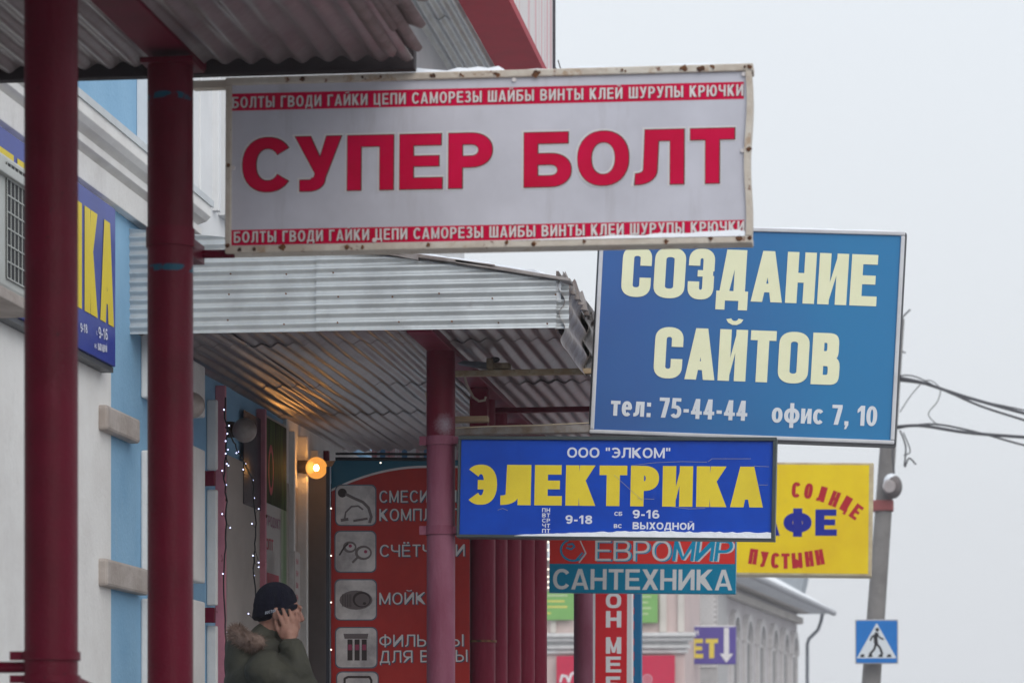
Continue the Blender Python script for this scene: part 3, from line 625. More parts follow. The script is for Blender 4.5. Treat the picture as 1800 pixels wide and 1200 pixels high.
# ================================================================== STRING LIGHTS
led = emis('cold_led', (.62, .66, 1.0), 3); wled = emis('warm_led', (1, .85, .7), 3)
def bulbs(par, pts, m, r=.0034):
    me = None
    for p in pts:
        if me is None:
            b = MB().ball((0, 0, 0), r, 8, 6); me = bpy.data.meshes.new('bulb'); me.from_pydata([tuple(v) for v in b.v], [], b.f); me.materials.append(m)
        o = bpy.data.objects.new('bulb', me); COL.objects.link(o); o.parent = par; o.location = inv(par) @ Vector(p)
def garland(label, path, offs, m=led, X=-2.96, wire=.0036, twist=.006):
    pts = [onx(u, v, X) for u, v in path]; dense = []
    for a, b in zip(pts, pts[1:]):
        n = max(2, int((b - a).length / .03))
        for i in range(n): dense.append(a.lerp(b, i / n) + Vector((0, random.uniform(-1, 1) * twist * 2.5, random.uniform(-1, 1) * twist)))
    dense.append(pts[-1]); o = thing('string_lights', label, 'string lights', pts[0], 'strings of small lights')
    mb = MB().tube(dense, wire, 5); bp = []
    for (u, v, du) in offs:
        q = onx(u, v, X); near = min(dense, key=lambda d: (d - q).length); mb.tube([near, q - Vector((0, .002, 0))], .0016, 4); bp.append(q + Vector((0, -.004, 0)))
    mb.build('wire', black, o, smooth=True); bulbs(o, bp, m); return o
garland('string of cold white lights hanging down beside the left pink board', [(396, 700), (394, 725), (400, 760), (396, 800), (394, 840), (398, 880), (396, 960), (393, 1040), (397, 1100), (396, 1200), (398, 1330)],
        [(394, 720, 0), (403, 748, 0), (400, 762, 0), (397, 775, 0), (401, 790, 0), (397, 797, 0), (402, 818, 0), (391, 827, 0), (399, 815, 0), (398, 852, 0), (391, 903, 0), (405, 927, 0), (392, 1008, 0), (400, 1111, 0)])
garland('string of cold white lights draped from lamp to the right pink board', [(398, 750), (410, 775), (418, 795), (430, 812), (444, 842), (447, 880), (450, 930), (446, 1000), (450, 1050), (444, 1086)],
        [(416, 796, 0), (419, 794, 0), (432, 815, 0), (428, 825, 0), (445, 844, 0), (447, 875, 0), (455, 894, 0), (443, 920, 0), (445, 976, 0), (455, 988, 0), (455, 996, 0), (447, 1011, 0), (437, 1078, 0)])
# ================================================================== POSTER on the wall
def wall_face(u0, u1, vb, X, Yflip=False):
    a, b = onx(u0, vb, X), onx(u1, vb, X); return Face((X, a.y, a.z), (0, 1, 0), (0, 0, 1))
PO = thing('wall_poster', 'green and white poster with red ring beside the right pink board', 'poster', (XW + .1, wy(480), 1.9))
F = Face((XW + .032, wy(467, XW + .032), 1.2), (0, 1, 0), (0, 0, 1)); lx = F.px(503, 900)[0]
print('face normal', F.n)
def wq(F, x0, x1, z0, z1, name, m, par, out): MB().add([F.P(x0, z0, out), F.P(x1, z0, out), F.P(x1, z1, out), F.P(x0, z1, out)], [(0, 1, 2, 3)]).build(name, m, par)
pz = lambda v, u=484: onx(u, v, XW + .032).z - 1.2
MB().box(XW + .021, XW + .032, F.o.y, F.o.y + lx, pz(1200) + 1.2, pz(738) + 1.2).build('backing', pm('poster_paper', (.42, .4, .38)), PO)
wq(F, .0, lx, pz(890), pz(742), 'dark_leaf_print', mat('leaf_print', (.008, .02, .008), (.04, .09, .02), spec=.1, rough=.7, scale=5, lo=.45, hi=.6, stretch=(1, 4, .6)), PO, .002)
wq(F, lx * .72, lx, pz(1200), pz(890), 'green_print', mat('green_print', (.1, .2, .07), (.3, .36, .25), rough=.4, scale=3, stretch=(1, 8, .3)), PO, .002)
redp = pm('poster_red', (.42, .03, .06))
m = MB(); 
for i in range(24):
    a0, a1 = 2 * math.pi * i / 24, 2 * math.pi * (i + 1) / 24; c = (lx * .22, pz(830))
    f = lambda a, r: F.P(c[0] + r * .9 * math.cos(a) * .8, c[1] + r * 1.5 * math.sin(a), .004)
    m.add([f(a0, .085), f(a1, .085), f(a1, .06), f(a0, .06)], [(0, 1, 2, 3)])
m.build('red_ring_print', redp, PO)
wq(F, lx * .05, lx * .62, pz(1085), pz(1010), 'red_block_print', redp, PO, .002)
letters(F, 'ПРОДУКТ', (468, 922), (492, 931), 18, 'lettering', pm('poster_mauve', (.3, .12, .2)), PO, t=.16)
letters(F, 'ОПТ', (467, 965), (480, 968), 20, 'lettering', redp, PO, t=.2)
# small notice strip on the pier
NS = thing('paper_notice', 'narrow paper notice with a column of red letters on the white pier', 'notice', (XW + .16, wy(522), 1.9))
Fn = Face((XW + .165, wy(518, XW + .165), 1.3), (0, 1, 0), (0, 0, 1))
MB().box(XW + .1605, XW + .165, Fn.o.y, Fn.o.y + .13, onx(522, 1200, XW + .16).z, onx(522, 970, XW + .16).z).build('paper', pm('notice_paper', (.5, .45, .42)), NS)
nm_ = MB()
for i in range(9): letters(Fn, 'ЕИ', (520, 990 + i * 21), (523.5, 992 + i * 21), 9, '', redp, NS, t=.2, mb=nm_)
nm_.build('lettering', redp, NS)
# plaque further along under the far end of the canopy (seen above the banner)
GP = thing('striped_panel', 'pale panel with pink and blue stripes in the gap above the banner', 'panel', (-2.9, 16.2, 3.0))
MB().box(-3.0, -1.75, 16.45, 16.5, 2.9, 3.5).build('board', mat('striped_print', (.75, .75, .78), (.55, .2, .25), rough=.4, scale=6, lo=.45, hi=.6, stretch=(6, 1, .3)), GP)
m = MB()
for i in range(9): x = -2.95 + i * .13; m.box(x, x + .03, 16.44, 16.4495, 2.92, 3.48)
m.build('blue_stripes', pm('stripe_blue', (.12, .25, .45)), GP)
# ================================================================== RED BANNER
BN = thing('plumbing_banner', 'tall red banner listing plumbing goods behind the frosted column', 'banner', at(700, 1300, 13.25))
F = face_from(577, 1290, 826, 1288, 13.25)
bred = pm('banner_red', (.4, .028, .024), c2=(.33, .022, .02), bump=.35, bscale=4); bteal = pm('banner_teal', (.02, .11, .17)); bwh = pm('banner_white', (.6, .57, .57)); bsil = pm('icon_tile', (.6, .55, .53), c2=(.3, .27, .27), scale=5)
poly(F, [(577, 1290), (826, 1290), (826, 808), (590, 808), (577, 830)], 'cloth', bteal, BN, 0, .006)
arcp = [(577 + (826 - 577) * i / 16, 812 + 44 * (1 - i / 11) ** 2 if i < 11 else 812) for i in range(17)]
poly(F, [(577, 1289), (826, 1289)] + [(u, v + 6) for u, v in arcp[::-1]], 'arch_outline_print', bwh, BN, .001)
poly(F, [(578, 1289), (826, 1289)] + [(u, v + 10) for u, v in arcp[::-1]], 'red_field_print', bred, BN, .002)
def rrect(u0, v0, u1, v1, r, n=5):
    o = []
    for (cx, cy, a0) in ((u1 - r, v1 - r, 0), (u0 + r, v1 - r, 90), (u0 + r, v0 + r, 180), (u1 - r, v0 + r, 270)):
        for i in range(n + 1): a = R(a0 + 90 * i / n); o.append((cx + r * math.cos(a), cy + r * math.sin(a)))
    return o
icd = pm('icon_dark', (.05, .035, .035)); icm = pm('icon_mid', (.15, .12, .12)); icl = pm('icon_light', (.5, .46, .45)); icr = pm('icon_red', (.3, .05, .1))
def disc(F, cu, cv, ru, rv, name, m, par, out, n=20): return poly(F, [(cu + ru * math.cos(2 * math.pi * i / n), cv + rv * math.sin(2 * math.pi * i / n)) for i in range(n)], name, m, par, out)
def stroke(F, pts, w, name, m, par, out):
    mb = MB(); q = [Vector(F.px(*p)) for p in pts]; s = (Vector(F.px(pts[0][0] + w, pts[0][1])) - q[0]).length / 2
    for i, (a, b) in enumerate(zip(q, q[1:])):
        d = (b - a).normalized(); nn = Vector((-d.y, d.x)) * s; a2 = a - d * s * .3; b2 = b + d * s * .3
        mb.add([F.P(*p, out + i * .00004) for p in (a2 - nn, b2 - nn, b2 + nn, a2 + nn)], [(0, 1, 2, 3)])
    return mb.build(name, m, par)
tiles = [(591, 853, 660, 922), (590, 934, 660, 1004), (590, 1019, 661, 1088), (591, 1103, 662, 1172), (593, 1181, 664, 1250)]
for t_ in tiles:
    poly(F, rrect(t_[0] - 2, t_[1] - 2, t_[2] + 2, t_[3] + 2, 10), 'tile_border_print', pm('tile_border', (.1, .12, .16)), BN, .003)
    poly(F, rrect(*t_, 9), 'tile_print', bsil, BN, .0035)
# tap
disc(F, 602, 866, 8, 8, 'tap_print', icd, BN, .004); stroke(F, [(608, 868), (622, 875), (638, 882), (648, 892), (653, 908), (650, 918)], 5, 'tap_print', icm, BN, .0042)
stroke(F, [(606, 912), (608, 900), (618, 890), (630, 889), (638, 895)], 3, 'hose_print', icm, BN, .0044); stroke(F, [(600, 914), (612, 912)], 5, 'tap_print', icm, BN, .0046); stroke(F, [(622, 915), (646, 911)], 4, 'tap_print', icm, BN, .0047)
# meters
for cu, cv, r in ((615, 961, 12), (639, 971, 15)):
    disc(F, cu, cv, r, r * .85, 'meter_print', icm, BN, .004); disc(F, cu + 1, cv, r - 4, r * .85 - 4, 'meter_print', icl, BN, .0044)
disc(F, 616, 959, 3, 3, 'meter_print', icr, BN, .0048); disc(F, 643, 969, 3, 3, 'meter_print', icr, BN, .0048)
stroke(F, [(597, 975), (605, 962), (612, 955)], 3, 'meter_print', icd, BN, .0046); stroke(F, [(620, 988), (630, 978)], 4, 'meter_print', icm, BN, .0046)
# sink
disc(F, 626, 1054, 29, 17, 'sink_print', icm, BN, .004); disc(F, 636, 1053, 16, 14, 'sink_print', icd, BN, .0043); disc(F, 637, 1054, 13, 11, 'sink_print', icm, BN, .0045); disc(F, 641, 1060, 3, 2.5, 'sink_print', icd, BN, .0047)
for i in range(6): stroke(F, [(602 + i * 3, 1044), (602 + i * 3, 1066)], 1, 'sink_print', icd, BN, .0046)
# filters
poly(F, [(604, 1113), (648, 1113), (646, 1122), (606, 1122)], 'filter_print', icm, BN, .004)
for i in range(3):
    u = 611 + i * 12.5; poly(F, [(u, 1123), (u + 9, 1123), (u + 9, 1160), (u, 1160)], 'filter_print', icd, BN, .004); poly(F, [(u + 1, 1132), (u + 8, 1132), (u + 8, 1142), (u + 1, 1142)], 'filter_print', icr, BN, .0044)
stroke(F, [(606, 1200), (606, 1192), (612, 1189), (650, 1189), (653, 1195), (653, 1240)], 4, 'heater_print', icd, BN, .004)
for s_, a, b in (('СМЕСИТЕЛИ', (667, 883), (820, 882)), ('КОМПЛЕКТ.', (667, 915), (822, 914)), ('СЧЁТЧИКИ', (668, 978), (817, 977)), ('МОЙКИ', (667, 1062), (768, 1061)), ('ФИЛЬТРЫ', (667, 1136), (815, 1135)), ('ДЛЯ ВОДЫ', (668, 1164), (822, 1162))):
    letters(F, s_, (a[0] + 1.5, a[1] + 1.5), (b[0] + 1.5, b[1] + 1.5), 21, 'lettering_shadow', pm('letter_shadow', (.03, .09, .14)), BN, t=.13, gap=.17, out=.003)
    letters(F, s_, a, b, 21, 'lettering', bwh, BN, t=.13, gap=.17, out=.0045)
m = MB().box(at(574, 0, 13.2).x, at(580, 0, 13.2).x, 13.19, 13.21, .42, at(575, 820, 13.2).z); m.build('pole', mat('banner_pole', (.02, .02, .03), rough=.4), BN)
GR = MB().box(at(580.6, 0, 13.2).x, at(582, 0, 13.2).x, 13.19, 13.2, .42, at(575, 820, 13.2).z); GR.build('pole_trim', mat('silver_trim', (.5, .5, .55), rough=.3, metal=.8), BN)
TB = thing('banner_crossbar', 'thin black horizontal rail above the red banner', 'rail', at(600, 797, 13.2))
MB().tube([at(590, 797, 13.22), at(752, 798, 13.22)], .006, 10).build('rail', black, TB, smooth=True)
MB().tube([at(590, 806, 13.24), at(752, 807, 13.24)], .008, 10).build('rail', black, TB, smooth=True)
GB = thing('string_lights', 'row of tiny warm bulbs climbing the left edge of the red banner', 'string lights', at(583, 1200, 13.18), 'strings of small lights')
MB().tube([at(582, 1330, 13.185), at(581, 1000, 13.185), at(582, 850, 13.185)], .002, 5).build('wire', black, GB)
bulbs(GB, [at(582, v, 13.17) for v in (893, 976, 1058, 1141, 1225)] + [at(669, 813, 13.17)], wled, .0035)
# ================================================================== PERSON
def blob(name, parts, voxel, m, parent, smooth_it=6, disp=None):
    mb = MB()
    for p in parts:
        if p[0] == 'c':
            _, a, ra, b, rb = p; a, b = Vector(a), Vector(b); L_ = (b - a).length; n = max(2, int(L_ / (min(ra, rb) * .5)))
            mb.tube(line(a, b, n), [lerp(ra, rb, i / n) for i in range(n + 1)], 14); mb.ball(a, ra * .995, 14, 10); mb.ball(b, rb * .995, 14, 10)
        else: mb.ball(p[1], p[2], 20, 14)
    me = bpy.data.meshes.new('t'); me.from_pydata([tuple(v) for v in mb.v], [], mb.f)
    o = bpy.data.objects.new('t', me); COL.objects.link(o)
    r = o.modifiers.new('r', 'REMESH'); r.mode = 'VOXEL'; r.voxel_size = voxel
    s = o.modifiers.new('s', 'SMOOTH'); s.iterations = smooth_it; s.factor = .5
    dg = bpy.context.evaluated_depsgraph_get(); res = bpy.data.meshes.new_from_object(o.evaluated_get(dg)); bpy.data.objects.remove(o)
    if disp:
        for v in res.vertices: v.co += v.normal * disp(v.co)
    res.materials.clear(); res.materials.append(m); res.polygons.foreach_set('use_smooth', [True] * len(res.polygons)); res.name = name
    q = bpy.data.objects.new(name, res); COL.objects.link(q); q.parent = parent; return q
hp = at(487, 1075, 11.75); az = R(14)
PE = thing('person', 'person in a dark beanie and olive fur-hooded jacket talking on a phone', 'person', (hp.x, hp.y, .42), rot=Matrix.Rotation(az, 3, 'Z'))
H = hp.z - .42                        # head centre height over the floor; local x = forward, -y = towards the street camera
skin = mat('skin', (.29, .15, .11), (.22, .1, .075), rough=.55, scale=20, bump=.08, spec=.4)
def hd(x, y, z): return (x, y, H + z)
bodyp = [('e', hd(0, 0, .012), (.09, .074, .105)), ('e', hd(.035, 0, -.05), (.062, .058, .075)), ('e', hd(.055, 0, -.098), (.032, .034, .024)), # skull, jaw, chin
         ('e', hd(.094, 0, .018), (.012, .045, .012)), ('c', hd(.092, 0, .005), .009, hd(.106, 0, -.03), .011), ('e', hd(.106, .011, -.033), .008), ('e', hd(.106, -.011, -.033), .008), # brow, nose
         ('e', hd(.088, 0, -.058), (.012, .024, .006)), ('e', hd(.086, 0, -.067), (.012, .021, .0065)), ('e', hd(.07, .038, -.03), (.022, .018, .022)), ('e', hd(.07, -.038, -.03), (.022, .018, .022)),
         ('e', hd(.083, .03, -.002), .012), ('e', hd(.083, -.03, -.002), .012), ('e', hd(-.005, .078, -.015), (.018, .01, .032)), ('e', hd(-.005, -.078, -.015), (.018, .01, .032)),
         ('c', hd(-.02, 0, -.06), .055, hd(-.045, 0, -.2), .062), ('c', (-.05, 0, H - .22), .09, (-.05, 0, H - .5), .14), ('c', (-.05, 0, H - .5), .14, (-.03, 0, H - .75), .13)]
# left arm down, right arm (camera side) raised to the ear
SHR, SHL = Vector((-.05, -.19, H - .25)), Vector((-.05, .19, H - .25))
ELR = Vector((.13, -.25, H - .40)); WRR = Vector((.052, -.122, H - .128)); 
ELL, WRL = Vector((-.02, .27, H - .52)), Vector((.12, .2, H - .70))
bodyp += [('c', (-.05, 0, H - .25), .085, SHR, .06), ('c', (-.05, 0, H - .25), .085, SHL, .06), ('c', SHR, .055, ELR, .042), ('c', ELR, .042, WRR, .028), ('c', SHL, .055, ELL, .042), ('c', ELL, .042, WRL, .028)]
for s in (-1, 1):
    bodyp += [('c', (-.03, s * .09, H - .78), .095, (-.01, s * .11, H - 1.12 + .0), .06), ('c', (-.01, s * .11, H - 1.12), .06, (-.03, s * .12, .1), .04), ('c', (-.04, s * .12, .05), .04, (.12, s * .14, .035), .032)]
# right hand: palm by the cheek, fingers up along the phone towards the ear
palm0 = WRR + Vector((-.005, 0, .03)); bodyp += [('e', WRR + Vector((-.005, .0, .045)), (.040, .017, .045)), ('c', WRR, .026, palm0, .026)]
fng = [(-.034, .058, .0088), (-.014, .068, .0092), (.008, .064, .009), (.028, .052, .008)]
for i, (dx, ln, r) in enumerate(fng):
    a = WRR + Vector((dx * .9, -.004, .068)); b = a + Vector((dx * .25 - .004, -.004, ln * .48)); c = b + Vector((dx * .1 - .006, .012, ln * .34)); d = c + Vector((-.004, .014, ln * .16))
    bodyp += [('c', a, r * 1.1, b, r), ('c', b, r, c, r * .92), ('c', c, r * .92, d, r * .8)]
a = WRR + Vector((-.03, .005, .02)); b = a + Vector((-.022, .012, .032)); c = b + Vector((-.008, .01, .03)); bodyp += [('c', a, .014, b, .011), ('c', b, .011, c, .0095)]
bodyp += [('e', WRL + Vector((.03, 0, -.01)), (.045, .02, .035))]
blob('body', bodyp, .0048, skin, PE, 2)
MB().obox(PE.matrix_basis @ Matrix.Translation(WRR + Vector((-.012, .024, .085))) @ Matrix.Rotation(R(-14), 4, 'Y'), -.024, .024, -.005, .005, -.055, .05).build('phone', black, PE, bevel=.003)
jk = mat('olive_jacket', (.046, .045, .033), (.03, .03, .023), rough=.7, scale=7, bump=.7, bscale=26, spec=.3)
def fold(co): return .009 * math.sin(38 * co.z + 9 * co.x + 5 * co.y) + .004 * math.sin(70 * co.x - 30 * co.z + 12 * co.y)
jp = [('e', (-.06, 0, H - .33), (.165, .215, .17)), ('e', (-.05, 0, H - .5), (.17, .215, .2)), ('e', (-.04, 0, H - .7), (.17, .21, .2)), ('e', (-.03, 0, H - .86), (.165, .2, .12)),
      ('c', (-.06, -.02, H - .25), .1, SHR + Vector((0, .01, 0)), .082), ('c', (-.06, .02, H - .25), .1, SHL, .082), ('c', SHR, .085, ELR, .072), ('c', ELR, .074, WRR + Vector((.004, -.01, -.03)), .047), ('c', SHL, .085, ELL, .07), ('c', ELL, .07, WRL, .05),
      ('c', (-.045, 0, H - .12), .082, (-.05, 0, H - .25), .1), ('c', (-.10, -.05, H - .17), .05, (-.10, .05, H - .17), .05), ('e', (-.15, 0, H - .2), (.075, .13, .1)), ('c', (.02, -.07, H - .16), .03, (-.06, -.10, H - .15), .04), ('c', (.02, .07, H - .16), .03, (-.06, .10, H - .15), .04)]
blob('jacket', jp, .009, jk, PE, 5, fold)
tr = mat('dark_trousers', (.02, .02, .024), rough=.8, bump=.2); tp = []
for s in (-1, 1): tp += [('c', (-.03, s * .09, H - .85), .115, (-.01, s * .11, H - 1.15), .085), ('c', (-.01, s * .11, H - 1.15), .085, (-.03, s * .12, .14), .07)]
blob('trousers', tp, .011, tr, PE, 4, lambda c: .004 * math.sin(60 * c.z))
for s in (-1, 1): blob('boot', [('c', (-.04, s * .12, .2), .068, (-.03, s * .12, .06), .06), ('c', (-.05, s * .12, .055), .055, (.14, s * .145, .045), .046)], .009, black, PE, 3)
hatm = mat('navy_knit', (.004, .004, .01), (.006, .006, .016), rough=.95, scale=40, bump=.6, bscale=220, stretch=(1, 1, .3), spec=.2)
hat = blob('beanie', [('e', hd(-.006, 0, .038), (.092, .08, .09)), ('e', hd(-.008, 0, .025), (.094, .082, .06)), ('e', hd(-.03, 0, .0), (.073, .078, .055))], .006, hatm, PE, 3)
blob('beanie_cuff', [('c', Vector(hd(math.cos(a0) * .082 - .006, math.sin(a0) * .07, .0 + .022 * math.cos(a0))), .0165, Vector(hd(math.cos(a1) * .082 - .006, math.sin(a1) * .07, .0 + .022 * math.cos(a1))), .0165) for a0, a1 in [(2 * math.pi * i / 20, 2 * math.pi * (i + 1) / 20) for i in range(20)]], .005, hatm, hat, 2)
# lettering on the hat cuff, bent along it
m = MB(); s_ = 'Восток'.upper(); x = 0
for i, ch in enumerate(s_):
    for j, pl in enumerate(glyph(ch, .75, .22, .18, 2.2, 0)):
        if pl[0] == 's': pl = pl[1]
        q = []
        for px_, py_ in pl:
            a = R(-118) + (i * .95 + px_ + py_ * .25) * .085
            q.append(PE.matrix_basis @ Vector(hd(math.cos(a) * .0995 - .006, math.sin(a) * .0875 - j * .0001, -.004 + py_ * .012 + .022 * math.cos(a) )))
        m.add(q, [tuple(range(len(q)))])
m.build('cap_lettering', pm('grey_thread', (.3, .32, .38)), hat)
fur = mat('fur_trim', (.2, .14, .115), (.09, .055, .045), rough=.95, scale=40)
ring = [Vector((-.07 - .085 * math.sin(math.pi * i / 14) - .015, .135 * math.cos(math.pi * i / 14), H - .085 - .05 * abs(math.cos(math.pi * i / 14)))) for i in range(15)]
fo = blob('fur_core', [('c', a, .034, b, .034) for a, b in zip(ring, ring[1:])], .008, fur, PE, 3)
m = MB(); rn = random.Random(5)
for _ in range(6000):
    i = rn.randrange(14); c = ring[i].lerp(ring[i + 1], rn.random()); d = Vector((rn.gauss(0, 1), rn.gauss(0, 1), rn.gauss(0, 1))).normalized(); b = c + d * .032; e2 = b + d * rn.uniform(.01, .026) + Vector((rn.gauss(0, .005), rn.gauss(0, .005), rn.gauss(0, .005) - .003))
    sd_ = d.orthogonal().normalized() * .0012; M4 = PE.matrix_basis; m.add([M4 @ (b - sd_), M4 @ (b + sd_), M4 @ e2], [(0, 1, 2)])
m.build('fur_hairs', fur, fo, kind='stuff')
# ================================================================== NEAREST SIGN (white, red lettering)
YS = 7.66
F = face_from(398, 447, 1323, 429, YS); w_, _ = F.px(1323, 429); _, h_ = F.px(398, 140); h2 = F.px(1325, 115)[1]
SG = thing('hanging_shop_sign', 'white sign with big red letters in a rusty white frame, nearest of all', 'sign', F.o, rot=F.mat(), group=None)
def fbox(F, x0, x1, z0, z1, o0, o1, name, m, par, bevel=0):
    mb = MB(); mb.add([F.P(x, z, o) for x in (x0, x1) for o in (o1, o0) for z in (z0, z1)], [(0, 1, 3, 2), (4, 6, 7, 5), (0, 4, 5, 1), (2, 3, 7, 6), (0, 2, 6, 4), (1, 5, 7, 3)])
    return mb.build(name, m, par, bevel=bevel)
H1 = h_
vinyl = mat('grey_white_vinyl', (.58, .58, .65), (.5, .5, .56), rough=.5, scale=3, bump=.3, bscale=5, spec=.25, extra=both(overlay((.6, .38, .4), 3, .6, .8, (1, 1, .6), .5), overlay((.27, .24, .24), 5, .55, .85, (1.6, 1, .22), .6), overlay((.2, .17, .15), 55, .68, .74, amount=.4)))
fbox(F, .004, w_ - .008, .006, H1 - .006, -.05, .012, 'face_panel', vinyl, SG)
fw = .020
fbox(F, 0, w_, H1 - fw, H1, -.055, .022, 'frame_bar', rwhite, SG, .003)
fbox(F, 0, w_, 0, fw * .95, -.055, .022, 'frame_bar', rwhite, SG, .003)
fbox(F, 0, fw * .85, fw * .95 + .0005, H1 - fw - .0005, -.055, .021, 'frame_bar', rwhite, SG, .003)
m = MB(); seq = []
for i in range(13):
    z = lerp(fw, H1 - fw, i / 12); bx = .0035 * math.sin(i * .75 + .6) - .004; seq.append((w_ - fw * .8 + bx, z))
for (xa, za_), (xb, zb_) in zip(seq, seq[1:]):
    m.add([F.P(x, z, o) for (x, z) in ((xa, za_), (xb, zb_)) for (dx, o) in ((0, 0),) for o in (0,)][:0] + [F.P(xa, za_, -.055), F.P(xa, za_, .021), F.P(xa + fw * .8, za_, .021), F.P(xa + fw * .8, za_, -.055), F.P(xb, zb_, -.055), F.P(xb, zb_, .021), F.P(xb + fw * .8, zb_, .021), F.P(xb + fw * .8, zb_, -.055)],
          [(0, 1, 5, 4), (1, 2, 6, 5), (2, 3, 7, 6), (3, 0, 4, 7)])
m.build('frame_bar', rwhite, SG)
sred = pm('sign_red', (.6, .0, .055), c2=(.5, .0, .035), scale=4, spec=.12); swh = pm('sign_white', (.72, .68, .68), c2=(.62, .58, .58)); sedge = pm('sign_dark_edge', (.07, .03, .03)); shal = pm('sign_halo', (.7, .68, .68))
poly(F, [(409, 197), (1308, 176), (1308, 146), (409, 167)], 'red_band', sred, SG, .0125); poly(F, [(409, 433), (1309, 415), (1309, 388), (409, 406)], 'red_band', sred, SG, .0125)
st = 'БОЛТЫ ГВОДИ ГАЙКИ ЦЕПИ САМОРЕЗЫ ШАЙБЫ ВИНТЫ КЛЕЙ ШУРУПЫ КРЮЧКИ'
for (a, b) in (((410, 192.5), (1307, 170.5)), ((413, 428.5), (1309, 410))):
    letters(F, st, (a[0] + 1, a[1] + 1), (b[0] + 1, b[1] + 1), 19.5, 'lettering_shadow', pm('band_shadow', (.12, .01, .02)), SG, t=.17, gap=.16, out=.0131)
    letters(F, st, a, b, 19.5, 'lettering', swh, SG, t=.17, gap=.16, out=.0136)
for s_, a, b in (('СУПЕР', (428, 340), (866, 331.5)), ('БОЛТ', (922, 331), (1291, 323))):
    kw = dict(t=.25, bt=.2, n=2.2, gap=.12)
    letters(F, s_, (a[0] - .5, a[1] - .5), (b[0] - .5, b[1] - .5), 95, 'lettering_halo', shal, SG, e=.038, out=.0130, **kw)
    letters(F, s_, (a[0] + .5, a[1]), (b[0] + .5, b[1]), 95, 'lettering_edge', sedge, SG, e=.016, out=.0135, **kw)
    letters(F, s_, a, b, 95, 'lettering', sred, SG, e=0, out=.0142, **kw)
# rust blooms round the screws, screw heads
blots = MB(); heads = MB(); rn = random.Random(11)
def blot(mb, F, x, z, r, out, n=9):
    mb.add([F.P(x + r * rn.uniform(.5, 1.15) * math.cos(2 * math.pi * i / n), z + r * rn.uniform(.45, 1) * math.sin(2 * math.pi * i / n), out) for i in range(n)], [tuple(range(n))])
for u in (535, 640, 672, 812, 950, 1095, 1198, 1255, 1310, 1230, 760, 872):
    x = F.px(u, 130)[0]; z = H1 - fw * .5; blot(blots, F, x + rn.uniform(-.012, .012), z + rn.uniform(-.005, .005), rn.choice((.003, .005, .008, .011, .015)) * .85, .0226); heads.tube([F.P(x, z, .022), F.P(x, z, .027)], .0035, 8)
for u in (425, 450, 500, 612, 640, 755, 892, 940, 1028, 1172, 1250, 1300):
    x = F.px(u, 440)[0]; z = fw * .5; blot(blots, F, x, z + rn.uniform(-.004, .004), rn.uniform(.004, .012), .0226); heads.tube([F.P(x, z, .022), F.P(x, z, .027)], .0035, 8)
for (x, z) in ((w_ - .008, H1 - .01), (w_ - .008, .012), (.008, .02), (.009, H1 * .5), (w_ - .01, H1 * .52)): blot(blots, F, x, z, .008, .0232)
blots.build('rust_blooms', rustm, SG, kind='stuff'); heads.build('screw_heads', rustm, SG, kind='stuff')
m = MB()
for (u, v) in ((412, 297), (1308, 133), (660, 424), (905, 143), (1306, 267)): x, z = F.px(u, v); m.tube([F.P(x, z, .012), F.P(x, z, .018)], .006, 10)
m.build('washers', swh, SG, kind='stuff')
# arms to the column
a = F.P(0, H1 - fw * .6, -.02); MB().box(X2, a.x + .01, YS - .005, YS + .03, a.z - .011, a.z + .011).build('bracket_arm', rwhite, SG, bevel=.002)
a = F.P(0, fw * .3, -.02); MB().tube([(X2, YS, a.z - .003), (a.x + .02, YS + .01, a.z - .003)], .012, 14).build('bracket_arm', maroon, SG, smooth=True)
m = MB(); m.tube([(X2, Y2, a.z - .03), (X2, Y2, a.z + .02)], colr + .004, 32); m.box(X2, X2 + .03, Y2, YS + .02, a.z - .03, a.z + .02); m.build('clamp', maroon2, SG, smooth=True)
# snow on the sign
sn = snowheap([F.P(lerp(.80, w_ - .01, i / 22), H1 - .002, -.05) for i in range(23)], F.n * .062, .012, 4).build('snow_cap', snow, SG, smooth=True)
snowheap([F.P(lerp(.50, .78, i / 10), H1 - .002, -.05) for i in range(11)], F.n * .06, .02, 6).build('snow_cap', snow, SG, smooth=True)
m = MB(); n = 26
for i in range(n + 1):
    x = lerp(F.px(900, 400)[0], w_ - fw, i / n); h = fw + .001 + .016 * (i / n) ** 1.2 * rn.uniform(.6, 1.2); m.v += [F.P(x, fw * .9, .0235), F.P(x, h, .0165)]
for i in range(n): m.f.append((2 * i, 2 * i + 2, 2 * i + 3, 2 * i + 1))
m.build('snow_line', snow, SG)
